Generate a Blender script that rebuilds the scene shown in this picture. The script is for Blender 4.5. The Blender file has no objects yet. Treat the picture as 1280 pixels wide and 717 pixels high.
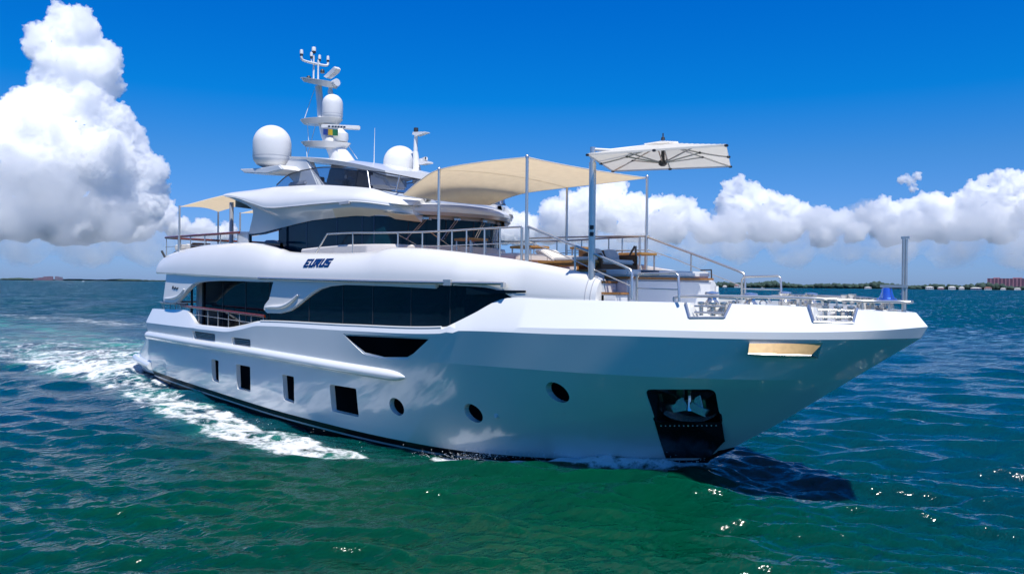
import bpy, bmesh, math, random
import numpy as np
from mathutils import Vector, Matrix

random.seed(7)
R = math.radians
SC = bpy.context.scene
COL = SC.collection
WATER_Z = -0.35

# ------------------------------------------------------------------ camera
cam_d = bpy.data.cameras.new("camera")
cam = bpy.data.objects.new("camera", cam_d)
COL.objects.link(cam)
cam.location = (10.8, -17.6, 4.4)
cam_d.sensor_width = 36.0
cam_d.lens = 36.0 * 1000.0 / 1280.0
cam_d.clip_start = 0.2
cam_d.clip_end = 120000
_look = Matrix.Rotation(R(45), 4, 'Z') @ Matrix.Rotation(R(90 - 0.2005), 4, 'X') @ Matrix.Rotation(R(0.54), 4, 'Z')
cam.rotation_euler = _look.to_euler()
SC.camera = cam
SC.render.resolution_x, SC.render.resolution_y = 1024, 573

# ------------------------------------------------------------------ sky, sun, exposure
SUN_EL, SUN_AZ = 63.0, (0.86, -0.51)         # azimuth as an (x, y) direction: ahead and to starboard
w = bpy.data.worlds.new("World")
SC.world = w
w.use_nodes = True
nt = w.node_tree
nt.nodes.clear()
n_out = nt.nodes.new('ShaderNodeOutputWorld')
n_bg = nt.nodes.new('ShaderNodeBackground')
n_sky = nt.nodes.new('ShaderNodeTexSky')
n_sky.sky_type = 'NISHITA'
n_sky.sun_disc = False
n_sky.sun_elevation = R(SUN_EL)
n_sky.sun_rotation = math.atan2(SUN_AZ[0], SUN_AZ[1])
n_sky.altitude = 0
n_sky.air_density = 1.0
n_sky.dust_density = 0.35
n_sky.ozone_density = 4.0
# the deep polarised blue of the photograph: the sky's own colour, more saturated away from the horizon
n_geo = nt.nodes.new('ShaderNodeNewGeometry')
n_sep = nt.nodes.new('ShaderNodeSeparateXYZ')
n_ramp = nt.nodes.new('ShaderNodeValToRGB')
n_mix = nt.nodes.new('ShaderNodeMix'); n_mix.data_type = 'RGBA'; n_mix.blend_type = 'MULTIPLY'
n_mix.inputs[0].default_value = 1.0
nt.links.new(n_geo.outputs['Incoming'], n_sep.inputs[0])
n_neg = nt.nodes.new('ShaderNodeMath'); n_neg.operation = 'MULTIPLY'; n_neg.inputs[1].default_value = -1.0
nt.links.new(n_sep.outputs['Z'], n_neg.inputs[0])
nt.links.new(n_neg.outputs[0], n_ramp.inputs[0])
SKY_RAMP = [(0.0, (.32, .50, 1.05)), (0.06, (.30, .50, .97)), (0.15, (.17, .51, .93)), (0.22, (.01, .51, 1.04)), (0.33, (0, .47, 1.14)), (0.5, (.02, .46, 1.1)), (0.75, (.2, .55, 1.05)), (1.0, (.5, .75, 1.0))]
_e = n_ramp.color_ramp.elements
while len(_e) < len(SKY_RAMP): _e.new(0.5)
for e, (p, c) in zip(_e, SKY_RAMP):
    e.position = p; e.color = (*c, 1)
nt.links.new(n_sky.outputs[0], n_mix.inputs[6])
nt.links.new(n_ramp.outputs[0], n_mix.inputs[7])
nt.links.new(n_mix.outputs[2], n_bg.inputs[0])
n_bg.inputs[1].default_value = 0.117
nt.links.new(n_bg.outputs[0], n_out.inputs[0])

sun_d = bpy.data.lights.new("sun", 'SUN')
sun_d.energy = 5.0
sun_d.angle = R(0.5)
sun_d.color = (1.0, 0.96, 0.90)
sun = bpy.data.objects.new("sun", sun_d)
COL.objects.link(sun)
_h = math.hypot(*SUN_AZ)
_sv = Vector((SUN_AZ[0] / _h * math.cos(R(SUN_EL)), SUN_AZ[1] / _h * math.cos(R(SUN_EL)), math.sin(R(SUN_EL))))
sun.rotation_euler = _sv.to_track_quat('Z', 'Y').to_euler()
sun.location = (0, 0, 60)

SC.view_settings.view_transform = 'Standard'
SC.view_settings.look = 'None'
SC.view_settings.exposure = 0.15
SC.view_settings.gamma = 1.0
SC.cycles.max_bounces = 64
SC.cycles.diffuse_bounces = 4
SC.cycles.glossy_bounces = 4
SC.cycles.transmission_bounces = 4
SC.cycles.volume_bounces = 60
SC.cycles.transparent_max_bounces = 12
SC.cycles.use_denoising = True
SC.cycles.caustics_reflective = False
SC.cycles.caustics_refractive = False

# ------------------------------------------------------------------ materials
def nodes_of(m):
    m.use_nodes = True
    t = m.node_tree
    return t, t.nodes['Principled BSDF']

def mat(name, col, rough=0.5, metal=0.0, coat=0.0, spec=0.5, noise=0.0, nscale=3.0, bump=0.0, bscale=30.0, alpha=1.0, trans=0.0):
    m = bpy.data.materials.new(name)
    t, b = nodes_of(m)
    b.inputs['Base Color'].default_value = (*col, 1)
    b.inputs['Roughness'].default_value = rough
    b.inputs['Metallic'].default_value = metal
    b.inputs['Specular IOR Level'].default_value = spec
    b.inputs['Coat Weight'].default_value = coat
    b.inputs['Coat Roughness'].default_value = 0.03
    b.inputs['Alpha'].default_value = alpha
    tc = t.nodes.new('ShaderNodeTexCoord')
    if noise:
        nz = t.nodes.new('ShaderNodeTexNoise'); nz.inputs['Scale'].default_value = nscale; nz.inputs['Detail'].default_value = 5
        rp = t.nodes.new('ShaderNodeValToRGB')
        rp.color_ramp.elements[0].position = .3; rp.color_ramp.elements[1].position = .7
        rp.color_ramp.elements[0].color = (*[c * (1 - noise) for c in col], 1)
        rp.color_ramp.elements[1].color = (*[min(1, c * (1 + noise)) for c in col], 1)
        t.links.new(tc.outputs['Object'], nz.inputs['Vector'])
        t.links.new(nz.outputs[0], rp.inputs[0]); t.links.new(rp.outputs[0], b.inputs['Base Color'])
    if bump:
        nb = t.nodes.new('ShaderNodeTexNoise'); nb.inputs['Scale'].default_value = bscale; nb.inputs['Detail'].default_value = 3
        bp = t.nodes.new('ShaderNodeBump'); bp.inputs['Strength'].default_value = bump; bp.inputs['Distance'].default_value = 0.02
        t.links.new(tc.outputs['Object'], nb.inputs['Vector'])
        t.links.new(nb.outputs[0], bp.inputs['Height']); t.links.new(bp.outputs[0], b.inputs['Normal'])
    return m

M = {}
M['hull'] = mat('hull_gelcoat', (.77, .78, .77), .16, coat=1.0, spec=.6, noise=.012, nscale=.8, bump=.035, bscale=1.3)
M['white'] = mat('white_gelcoat', (.70, .70, .69), .24, coat=.3, noise=.015, nscale=1.0)
M['satin'] = mat('white_satin', (.70, .70, .69), .45, noise=.02, nscale=3)
M['cream'] = mat('cream_soffit', (.72, .62, .48), .5, noise=.03, nscale=2)
M['grey'] = mat('grey_paint', (.42, .43, .46), .45, noise=.05)
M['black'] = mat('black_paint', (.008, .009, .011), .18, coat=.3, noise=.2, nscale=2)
M['boot'] = mat('antifouling', (.007, .008, .010), .35, noise=.5, nscale=3)
M['stripe'] = mat('boot_stripe_white', (.62, .64, .66), .3, noise=.04)
M['glass'] = mat('dark_tinted_glass', (.003, .008, .014), .03, spec=.42, noise=.25, nscale=.7)
M['hglass'] = mat('black_port_glass', (.002, .004, .006), .08, spec=.0, noise=.3, nscale=.9)
M['bglass'] = mat('bridge_glass', (.003, .028, .046), .03, spec=.2, noise=.25, nscale=.8)
M['steel'] = mat('stainless_steel', (.60, .59, .57), .24, metal=.72, noise=.04, nscale=8)
M['chrome'] = mat('polished_chrome', (.62, .61, .59), .14, metal=.78, noise=.02, nscale=8)
M['teak'] = mat('teak', (.32, .14, .035), .5, noise=.25, nscale=14)
M['varnish'] = mat('varnished_mahogany', (.15, .025, .010), .22, coat=.6, noise=.2, nscale=12)
M['canvas'] = mat('beige_canvas', (.87, .79, .65), .85, noise=.03, nscale=5, bump=.1, bscale=60)
M['linen'] = mat('white_linen', (.88, .86, .82), .85, noise=.02, nscale=6, bump=.1, bscale=60)
M['cushion'] = mat('ivory_cushion', (.72, .68, .62), .85, noise=.04, nscale=6, bump=.15, bscale=40)
M['wicker'] = mat('brown_wicker', (.12, .055, .02), .7, noise=.4, nscale=50)
M['blue'] = mat('blue_lettering', (.005, .035, .15), .25, metal=.3, noise=.05)
M['dark'] = mat('dark_grey', (.03, .032, .038), .45, noise=.1)
M['navy'] = mat('navy_panel', (.02, .04, .08), .4, noise=.1)
M['bell'] = mat('blue_tinted_chrome', (.22, .40, .85), .16, metal=.9, noise=.04)
M['dome'] = mat('radome_white', (.70, .70, .70), .42, noise=.01)
M['teakpale'] = mat('pale_teak_pad', (.62, .40, .17), .55, noise=.12, nscale=10)

def canvas_translucent(m, amount):
    t = m.node_tree; b = t.nodes['Principled BSDF']; out = t.nodes['Material Output']
    tr = t.nodes.new('ShaderNodeBsdfTranslucent'); mx = t.nodes.new('ShaderNodeMixShader')
    mx.inputs[0].default_value = amount
    src = b.inputs['Base Color'].links[0].from_socket
    t.links.new(src, tr.inputs['Color'])
    t.links.new(b.outputs[0], mx.inputs[1]); t.links.new(tr.outputs[0], mx.inputs[2])
    t.links.new(mx.outputs[0], out.inputs['Surface'])
canvas_translucent(M['canvas'], .72)
canvas_translucent(M['linen'], .58)

def tinted(name, col, keep):
    m = bpy.data.materials.new(name)
    t, b = nodes_of(m); out = t.nodes['Material Output']
    b.inputs['Base Color'].default_value = (*col, 1); b.inputs['Roughness'].default_value = .03
    tp = t.nodes.new('ShaderNodeBsdfTransparent'); tp.inputs[0].default_value = (*keep, 1)
    mx = t.nodes.new('ShaderNodeMixShader'); mx.inputs[0].default_value = .82
    t.links.new(b.outputs[0], mx.inputs[1]); t.links.new(tp.outputs[0], mx.inputs[2]); t.links.new(mx.outputs[0], out.inputs['Surface'])
    return m
M['screen'] = tinted('tinted_acrylic', (.10, .12, .17), (.62, .68, .78))

# ------------------------------------------------------------------ mesh helpers
class MB:
    def __init__(s): s.v = []; s.f = []; s.mi = []; s.cur = 0
    def add(s, vs, fs):
        o = len(s.v)
        s.v += [tuple(map(float, p)) for p in vs]
        s.f += [tuple(i + o for i in f) for f in fs]
        s.mi += [s.cur] * len(fs)
        return s
    def box(s, c, size, rz=0.0, ry=0.0, rx=0.0):
        h = [x / 2 for x in size]
        mt = Matrix.Rotation(rz, 3, 'Z') @ Matrix.Rotation(ry, 3, 'Y') @ Matrix.Rotation(rx, 3, 'X')
        vs = []
        for dx in (-1, 1):
            for dy in (-1, 1):
                for dz in (-1, 1):
                    p = mt @ Vector((dx * h[0], dy * h[1], dz * h[2]))
                    vs.append((c[0] + p.x, c[1] + p.y, c[2] + p.z))
        return s.add(vs, [(0, 1, 3, 2), (4, 6, 7, 5), (0, 4, 5, 1), (2, 3, 7, 6), (0, 2, 6, 4), (1, 5, 7, 3)])
    def grid(s, rows, close=False, flip=False):
        n = len(rows[0]); vs = [p for r in rows for p in r]; fs = []
        for i in range(len(rows) - 1):
            for j in range(n if close else n - 1):
                a, b = i * n + j, i * n + (j + 1) % n
                q = (a, b, b + n, a + n)
                fs.append(q[::-1] if flip else q)
        return s.add(vs, fs)
    def tube(s, pts, r, seg=8, caps=True, closed=False):
        pts = [Vector(p) for p in pts]; n = len(pts); rings = []
        prev = None
        for i, p in enumerate(pts):
            if closed: t = (pts[(i + 1) % n] - pts[i - 1])
            else: t = (pts[min(i + 1, n - 1)] - pts[max(i - 1, 0)])
            t.normalize()
            if prev is None:
                u = t.cross(Vector((0, 0, 1)))
                if u.length < .05: u = t.cross(Vector((1, 0, 0)))
            else: u = prev - t * prev.dot(t)
            u.normalize(); prev = u; v = t.cross(u)
            rr = r[i] if isinstance(r, (list, tuple)) else r
            rings.append([tuple(p + (u * math.cos(a) + v * math.sin(a)) * rr) for a in [2 * math.pi * k / seg for k in range(seg)]])
        if closed: rings.append(rings[0])
        o = len(s.v); s.grid(rings, close=True)
        if caps and not closed:
            s.f.append(tuple(range(o + seg - 1, o - 1, -1))); s.mi.append(s.cur)
            e = o + (n - 1) * seg
            s.f.append(tuple(range(e, e + seg))); s.mi.append(s.cur)
        return s
    def lathe(s, prof, c, seg=28, axis='Z'):
        rings = []
        for r, z in prof:
            ring = []
            for k in range(seg):
                a = 2 * math.pi * k / seg
                x, y = r * math.cos(a), r * math.sin(a)
                if axis == 'Z': ring.append((c[0] + x, c[1] + y, c[2] + z))
                elif axis == 'X': ring.append((c[0] + z, c[1] + x, c[2] + y))
                else: ring.append((c[0] + x, c[1] + z, c[2] + y))
            rings.append(ring)
        return s.grid(rings, close=True)
    def prism(s, pts, ext):
        n = len(pts); e = Vector(ext)
        vs = [tuple(p) for p in pts] + [tuple(Vector(p) + e) for p in pts]
        fs = [tuple(range(n)), tuple(range(2 * n - 1, n - 1, -1))]
        fs += [(i, i + n, (i + 1) % n + n, (i + 1) % n) for i in range(n)]
        return s.add(vs, fs)
    def mirror(s):                                   # add the port half
        n = len(s.v)
        s.v += [(x, -y, z) for x, y, z in s.v]
        k = len(s.f)
        s.f += [tuple(i + n for i in f[::-1]) for f in s.f[:k]]
        s.mi += s.mi[:k]
        return s

def put(name, mb, m, parent=None, loc=None, smooth=35, bevel=0, weld=False):
    """link the collected shapes as ONE mesh object; child meshes keep their thing's origin"""
    org = Vector(loc) if loc is not None else (parent['_o'] if parent is not None else Vector((0, 0, 0)))
    org = Vector(org)
    me = bpy.data.meshes.new(name)
    me.from_pydata([tuple(Vector(p) - org) for p in mb.v], [], mb.f)
    ms = m if isinstance(m, (list, tuple)) else [m]
    for x in ms: me.materials.append(x)
    if len(ms) > 1:
        me.polygons.foreach_set('material_index', mb.mi)
    bm = bmesh.new(); bm.from_mesh(me)
    if weld: bmesh.ops.remove_doubles(bm, verts=bm.verts, dist=.0015)
    bmesh.ops.recalc_face_normals(bm, faces=bm.faces)
    if bevel:
        es = [e for e in bm.edges if len(e.link_faces) == 2 and e.calc_face_angle(0) > R(40)]
        bmesh.ops.bevel(bm, geom=es, offset=bevel, segments=2, affect='EDGES', clamp_overlap=True)
    bm.to_mesh(me); bm.free()
    if smooth:
        me.polygons.foreach_set('use_smooth', [True] * len(me.polygons))
        me.set_sharp_from_angle(angle=R(smooth))
    o = bpy.data.objects.new(name, me)
    COL.objects.link(o)
    if parent is None: o.location = org
    else: o.parent = parent
    o['_o'] = tuple(org)
    return o

def thing(name, label, cat, loc, group=None):
    o = bpy.data.objects.new(name, None)
    COL.objects.link(o); o.location = loc; o['_o'] = tuple(loc)
    o.empty_display_size = .3
    o['label'] = label; o['category'] = cat; o['kind'] = 'thing'
    if group: o['group'] = group
    return o
def tag(o, label, cat, group=None):
    o['label'] = label; o['category'] = cat; o['kind'] = 'thing'
    if group: o['group'] = group
    return o
def setting(o, kind='structure'):
    o['kind'] = kind; return o

def pchip(xs, ys):
    xs = np.array(xs, float); ys = np.array(ys, float)
    o = np.argsort(xs); xs, ys = xs[o], ys[o]
    h = np.diff(xs); d = np.diff(ys) / h
    m = np.zeros_like(ys); m[0], m[-1] = d[0], d[-1]
    for i in range(1, len(xs) - 1):
        if d[i - 1] * d[i] > 0:
            w1, w2 = 2 * h[i] + h[i - 1], h[i] + 2 * h[i - 1]
            m[i] = (w1 + w2) / (w1 / d[i - 1] + w2 / d[i])
    def f(x):
        x = min(max(float(x), xs[0]), xs[-1])
        i = min(max(int(np.searchsorted(xs, x)) - 1, 0), len(h) - 1)
        t = (x - xs[i]) / h[i]
        return float((2*t**3-3*t**2+1)*ys[i] + (t**3-2*t**2+t)*h[i]*m[i] + (-2*t**3+3*t**2)*ys[i+1] + (t**3-t**2)*h[i]*m[i+1])
    return f
def lin(xs, ys): 
    return lambda x: float(np.interp(x, xs, ys))
def cr(pts, k=4):                                    # Catmull-Rom through points
    pts = [np.array(p, float) for p in pts]; out = []
    for i in range(len(pts) - 1):
        a, b, c, d = pts[max(i - 1, 0)], pts[i], pts[i + 1], pts[min(i + 2, len(pts) - 1)]
        for j in range(k):
            t = j / k
            out.append(.5 * (2*b + (c-a)*t + (2*a-5*b+4*c-d)*t*t + (3*b-a-3*c+d)*t**3))
    out.append(pts[-1])
    return [tuple(p) for p in out]
def sstep(a, b, x):
    t = min(max((x - a) / (b - a), 0), 1); return t * t * (3 - 2 * t)

# ================================================================== THE YACHT
YO = (-12.0, 0.0, WATER_Z)
yacht = thing("motor_yacht", "large white three-deck motor yacht under way with dark tinted windows and radar mast", "yacht", YO)

kb = pchip([5.25, 4.6, 3.5, 1.75, 0, -2, -5, -9, -20, -31], [0, .8, 1.6, 2.4, 2.95, 3.35, 3.7, 3.85, 3.8, 3.4])
bw = pchip([.25, -.6, -2, -4, -8, -12, -16, -22, -31], [0, .42, .98, 1.72, 2.85, 3.35, 3.55, 3.5, 3.1])
zb = pchip([-31, -27.5, -21, -16.4, -12.3, -8.7, -6.4, -4.9, -2, .25], [.45, .33, .10, -.07, -.21, -.32, -.36, -.33, -.15, .08])
bmid = pchip([2.02, 1.6, 1.0, 0, -1.7, -4, -7, -12, -20, -31], [0, .42, .84, 1.42, 2.10, 2.68, 3.14, 3.60, 3.67, 3.25])
bk2 = pchip([3.72, 3.2, 2.6, 1.4, 0, -1.7, -4, -7, -12, -20, -31], [0, .68, 1.32, 2.06, 2.60, 3.04, 3.38, 3.62, 3.79, 3.75, 3.35])
zk2 = pchip([3.72, 2.6, 0, -4, -7, -12, -31], [2.40, 2.38, 2.33, 2.28, 2.22, 2.08, 2.05])
_zt = [(-31, 3.1), (-26.1, 3.13), (-22.8, 3.18), (-21.9, 2.95), (-21.0, 2.66), (-18.5, 2.66), (-16.85, 2.84), (-15.8, 3.0), (-9.8, 3.11)] + [(p[0], p[2]) for p in ((-5.654, -3.683, 3.234), (-5.247, -3.585, 3.398), (-4.689, -3.437, 3.657), (-4.068, -3.253, 3.973), (-3.830, -3.198, 4.039), (-3.423, -3.144, 4.061), (-2.397, -3.009, 4.036))] + [(.9, 4.03), (2.5, 4.01), (4.0, 3.95), (5.02, 3.89)]
zt = pchip([p[0] for p in _zt], [p[1] for p in _zt])
z6f = pchip([-5.3, -4.3, -1.85, .17, 1.86, 3.3, 4.6, 5.25], [3.20, 3.30, 3.36, 3.41, 3.43, 3.46, 3.53, 3.61])
z5f = pchip([-5.3, -5.1, -1.85, .17, 1.86, 3.3, 5.12], [3.08, 3.16, 3.22, 3.26, 3.28, 3.31, 3.37])
def z6(x):
    if x >= -5.3: return z6f(x)
    if x < -21.3: return 2.62
    return zt(x) - .05 - .0 * x
def z5(x):
    if x >= -5.3: return z5f(x)
    return z6(x) - .12
lean = lin([-31, -22.5, -21.2, -5.6, -3.9, 2.5, 4.2, 5.02], [.24, .24, .05, .05, .40, .38, .26, .12])
zdeck = lin([-31, -15.2, -14.8, -3, 5], [2.40, 2.40, 2.55, 3.25, 3.45])
AFT = -26.7
kb_r = pchip([5.02, 4.4, 3.5, 1.75, 0, -2, -5, -9, -20, -31], [.0, .72, 1.37, 2.05, 2.56, 2.96, 3.64, 3.80, 3.75, 3.2])
def b7(x): return max(kb(x) - lean(x), 0.0)
def stemclip(f, xe, soft=.5):
    return lambda x: f(x) * min(1, math.sqrt(max(xe - x, 0) / soft)) if x > xe - soft else f(x)
HROWS = [ # x at the stem, half breadth, height
    (-2.2, lambda x: 0.0, lambda x: -1.95),
    (-1.0, lambda x: max(bw(x) - .75, .0), lambda x: -1.35),
    (.25, bw, zb),
    (2.02, bmid, lambda x: .5 * (zb(min(x, .25)) + zk2(x)) - .02),
    (3.72, bk2, zk2),
    (5.12, lambda x: max(kb(x + .10) - .02 + .06 * min(1, max(0, 5.0 - x) / .8), 0), z5),
    (5.25, kb, z6),
    (5.02, stemclip(b7, 5.02), zt),
    (4.84, stemclip(lambda x: max(b7(x) - .14, 0), 4.84), zt),
    (4.74, stemclip(lambda x: max(b7(x) - .18, 0), 4.74), lambda x: min(zdeck(x), zt(x) - .12)),
    (4.74, lambda x: 0.0, lambda x: min(zdeck(x), zt(x) - .12) + .02),
]
NCOL = 150
us = [1 - (1 - t) ** 1.8 for t in np.linspace(0, 1, NCOL)]
def hull_row(k):
    xe, bf, zf = HROWS[k]; r = []
    for u in us:
        x = AFT + (xe - AFT) * u
        r.append((x, 0.0 if u == 1 else -bf(x), zf(x)))
    return r
HR = [hull_row(k) for k in range(len(HROWS))]
def hull_b(x, z):                                  # half breadth of the hull side at x, z
    pz, pb = [], []
    for k in range(1, 8):
        xe, bf, zf = HROWS[k]
        pz.append(zf(min(x, xe))); pb.append(bf(x) if x < xe else 0.0)
    return float(np.interp(z, pz, pb))

mb = MB()
mb.cur = 1; mb.grid(HR[0:3])
mb.cur = 0; mb.grid(HR[2:])
mb.mirror()
mb.cur = 0
ring = [r[0] for r in HR]                          # transom cap
n0 = len(mb.v); full = ring + [(x, -y, z) for x, y, z in ring[::-1]]
mb.add(full, [tuple(range(len(full)))])
hull = put("hull", mb, [M['hull'], M['boot']], yacht, smooth=17, weld=True)

def cut_side(x, z, d): return (x, -hull_b(x, z) + d, z)
def densify(poly, k=6):
    out = []
    for i, p in enumerate(poly):
        q = poly[(i + 1) % len(poly)]
        for j in range(k): out.append(tuple(p[a] + (q[a] - p[a]) * j / k for a in range(len(p))))
    return out
def round_poly(poly, r, k=5):                      # round the corners of a polygon of (x, z)
    out = []; n = len(poly)
    for i in range(n):
        a, b, c = np.array(poly[i - 1]), np.array(poly[i]), np.array(poly[(i + 1) % n])
        da, dc = (a - b), (c - b); la, lc = np.linalg.norm(da), np.linalg.norm(dc)
        t = min(r, la * .45, lc * .45); p, q = b + da / la * t, b + dc / lc * t
        for j in range(k + 1):
            s = j / k; out.append(tuple((1-s)**2 * p + 2*s*(1-s) * b + s*s * q))
    return out
def xz(p): return (p[0], p[2])

SQ = [ [xz((-19.680, -3.689, 1.306)), xz((-19.186, -3.690, 1.281)), xz((-19.391, -3.588, 0.477)), xz((-19.806, -3.592, 0.534))],
       [xz((-17.586, -3.688, 1.267)), xz((-16.619, -3.683, 1.254)), xz((-16.781, -3.594, 0.397)), xz((-17.699, -3.593, 0.409))],
       [xz((-14.195, -3.664, 1.173)), xz((-13.565, -3.656, 1.160)), xz((-13.737, -3.535, 0.315)), xz((-14.258, -3.560, 0.371))],
       [xz((-11.268, -3.607, 1.106)), xz((-10.042, -3.527, 1.094)), xz((-10.218, -3.326, 0.260)), xz((-11.414, -3.432, 0.305))] ]
def grow(poly, ex, ez, dx=0):                      # widen a window outline to its recess
    cx = sum(p[0] for p in poly) / len(poly); cz = sum(p[1] for p in poly) / len(poly)
    return [(p[0] + (ex if p[0] > cx else -ex) + dx, p[1] + (ez if p[1] > cz else -ez)) for p in poly]
def circ(c, r, rz=None, n=22):
    return [(c[0] + r * math.cos(2 * math.pi * k / n), c[1] + (rz or r) * math.sin(2 * math.pi * k / n)) for k in range(n)]
PORT = [xz((-8.331, -3.246, 0.743)), xz((-5.360, -2.877, 0.872)), xz((-2.372, -2.769, 1.737))]
VENT = [ [xz((-21.303, -3.794, 2.362)), xz((-19.216, -3.813, 2.340)), xz((-19.370, -3.757, 2.081)), xz((-21.275, -3.738, 2.102))],
         [xz((-17.810, -3.808, 2.292)), xz((-16.375, -3.801, 2.282)), xz((-16.438, -3.766, 1.987)), xz((-17.805, -3.761, 2.035))] ]
HWIN = [xz((-10.217, -3.863, 2.778)), xz((-6.205, -3.754, 2.873)), xz((-6.805, -3.691, 2.525)), xz((-7.352, -3.659, 2.306)), xz((-8.366, -3.699, 2.236)), xz((-9.292, -3.761, 2.318))]
FAIR = [ [xz((0.971, -2.286, 4.099)), xz((1.891, -1.960, 4.098)), xz((1.846, -2.176, 3.719)), xz((1.151, -2.433, 3.700))],
         [xz((3.353, -1.360, 4.040)), xz((4.165, -0.902, 3.972)), xz((4.150, -1.060, 3.679)), xz((3.507, -1.463, 3.680))] ]
ANCH = [xz((-0.093, -2.299, 2.002)), xz((1.402, -1.724, 2.101)), xz((0.995, -0.806, 1.153)), xz((-0.327, -1.464, 1.058))]

cuts = MB()
def cutter(poly, depth):
    p = densify(poly, 2) if len(poly) < 14 else poly
    a = [(x, -hull_b(x, z) - .35, z) for x, z in p]; b = [(x, -hull_b(x, z) + depth, z) for x, z in p]
    n = len(p); m = MB().add(a + b, [tuple(range(n)), tuple(range(2*n-1, n-1, -1))] + [(i, i+n, (i+1) % n + n, (i+1) % n) for i in range(n)])
    m.mirror(); cuts.add(m.v, m.f)
for q in SQ: cutter(round_poly(grow(q, .07, .05, -.04), .07), .20)
for c in PORT: cutter(circ(c, .30, .27), .20)
for q in VENT: cutter(round_poly(grow(q, .04, .03, -.03), .10), .10)
cutter(round_poly(grow(HWIN, .05, .05), .05, 3), .05)
for q in FAIR: cutter([(p[0], p[1] + (.25 if p[1] > 3.85 else 0)) for p in q], .62)
cutter(round_poly(ANCH, .16), .62)
cut_o = put("cutter", cuts, M['white'], None, smooth=0)
md = hull.modifiers.new("cut", 'BOOLEAN'); md.operation = 'DIFFERENCE'; md.object = cut_o; md.solver = 'EXACT'
hull.location = (0, 0, 0); cut_o.location = (0, 0, 0)
cut_o.data.transform(Matrix.Translation(-Vector(YO)))
hull.parent = None
bpy.context.view_layer.update()
_me = bpy.data.meshes.new_from_object(hull.evaluated_get(bpy.context.evaluated_depsgraph_get()))
hull.modifiers.clear()
if len(_me.polygons) > 500: hull.data = _me
bpy.data.objects.remove(cut_o)
hull.parent = yacht
hull.data.polygons.foreach_set('use_smooth', [True] * len(hull.data.polygons))
hull.data.set_sharp_from_angle(angle=R(17))
_sh = hull.data.attributes.get('sharp_edge') or hull.data.attributes.new('sharp_edge', 'BOOLEAN', 'EDGE')
def _on_knuckle(v):                                # keep the chine of the forward topsides crisp
    x, y, z = v.co.x + YO[0], v.co.y, v.co.z + YO[2]
    return x > -6.5 and abs(z - zk2(x)) < .004 and abs(abs(y) - bk2(x)) < .02
_k = [_on_knuckle(v) for v in hull.data.vertices]
for e in hull.data.edges:
    if _k[e.vertices[0]] and _k[e.vertices[1]]: _sh.data[e.index].value = True

def side_panel(poly, d, m, name, parent=hull, both=True, thick=.03, k=3):
    """a pane set d metres inside the hull side, following its curve"""
    for s in ((-1, 1) if both else (-1,)):
        p = densify(poly, k) if len(poly) < 14 else poly
        cx = sum(q[0] for q in p) / len(p); cz = sum(q[1] for q in p) / len(p)
        mb = MB(); rings = []
        for f in (1, .66, .33):
            rings.append([(cx + (x - cx) * f, 0, cz + (z - cz) * f) for x, z in p])
        vs = [(x, s * (hull_b(x, z) - d), z) for r in rings for x, _, z in r] + [(cx, s * (hull_b(cx, cz) - d), cz)]
        n = len(p); fs = []
        for i in range(2):
            for j in range(n): fs.append((i*n+j, i*n+(j+1) % n, (i+1)*n+(j+1) % n, (i+1)*n+j))
        for j in range(n): fs.append((2*n+j, 2*n+(j+1) % n, 3*n))
        mb.add(vs, fs)
        put(name, mb, m, parent, smooth=30)

for q in SQ: side_panel(round_poly(grow(q, .01, .01), .05), .11, M['hglass'], "hull_window")
for c in PORT:
    side_panel(circ((c[0] - .02, c[1]), .285, .255), .17, M['hglass'], "porthole")
for q in VENT:
    side_panel(q, .085, M['dark'], "vent_grille")
side_panel(HWIN, .035, M['hglass'], "hull_window")
# slats of the vents
for q in VENT:
    for s in (-1, 1):
        x0, x1 = min(p[0] for p in q), max(p[0] for p in q); z0, z1 = min(p[1] for p in q), max(p[1] for p in q)
        for i in range(1, 5):
            z = z0 + (z1 - z0) * i / 5; mb = MB()
            mb.box(((x0 + x1) / 2, s * (hull_b((x0 + x1) / 2, z) - .06), z), (x1 - x0 - .06, .03, .018))
            put("vent_slat", mb, M['steel'], hull, smooth=0)

# boot stripe, a thin raised band
for s in (-1, 1):
    mb = MB(); a, b = [], []
    for x in np.linspace(AFT - .0, -3.6, 90):
        z = zb(x) - .20
        f = .93
        bb = hull_b(x, z)
        a.append((x, s * (bb + .012), z)); b.append((x, s * (hull_b(x, z - .075) + .012), z - .075))
    mb.grid([a, b]); put("boot_stripe", mb, M['stripe'], hull, smooth=40)

# rub rail: a half round swelling along the side
for s in (-1, 1):
    pts, rr = [], []
    for i in range(80):
        x = -26.65 + (19.05) * i / 79
        z = float(np.interp(x, [-25.6, -17.2, -11.6, -7.6], [1.93, 1.88, 1.79, 1.70]))
        pts.append((x, s * (hull_b(x, z) + .01), z)); rr.append(.17 * (1 if x < -8.4 else max(.12, math.sqrt(max(0, 1 - ((x + 8.4) / .82) ** 2)))))
    mb = MB(); mb.tube(pts, rr, 14)
    put("rub_rail", mb, M['hull'], hull, smooth=50)

# black guard up the forefoot
mb = MB()
pts = [(-.9, 0, -.62), (-.2, 0, -.18), (.12, 0, .06), (.42, 0, .24), (.86, 0, .48)]
for i in range(len(pts)):
    pass
l = [(x + .0, -(.16 if i < 4 else .02), z + .10) for i, (x, y, z) in enumerate(pts)]
c = [(x + .05, 0, z - .03) for x, y, z in pts]
r_ = [(x, -y, z) for x, y, z in l]
mb.grid([l, c, r_]); put("forefoot_guard", mb, M['black'], hull, smooth=30)

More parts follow.
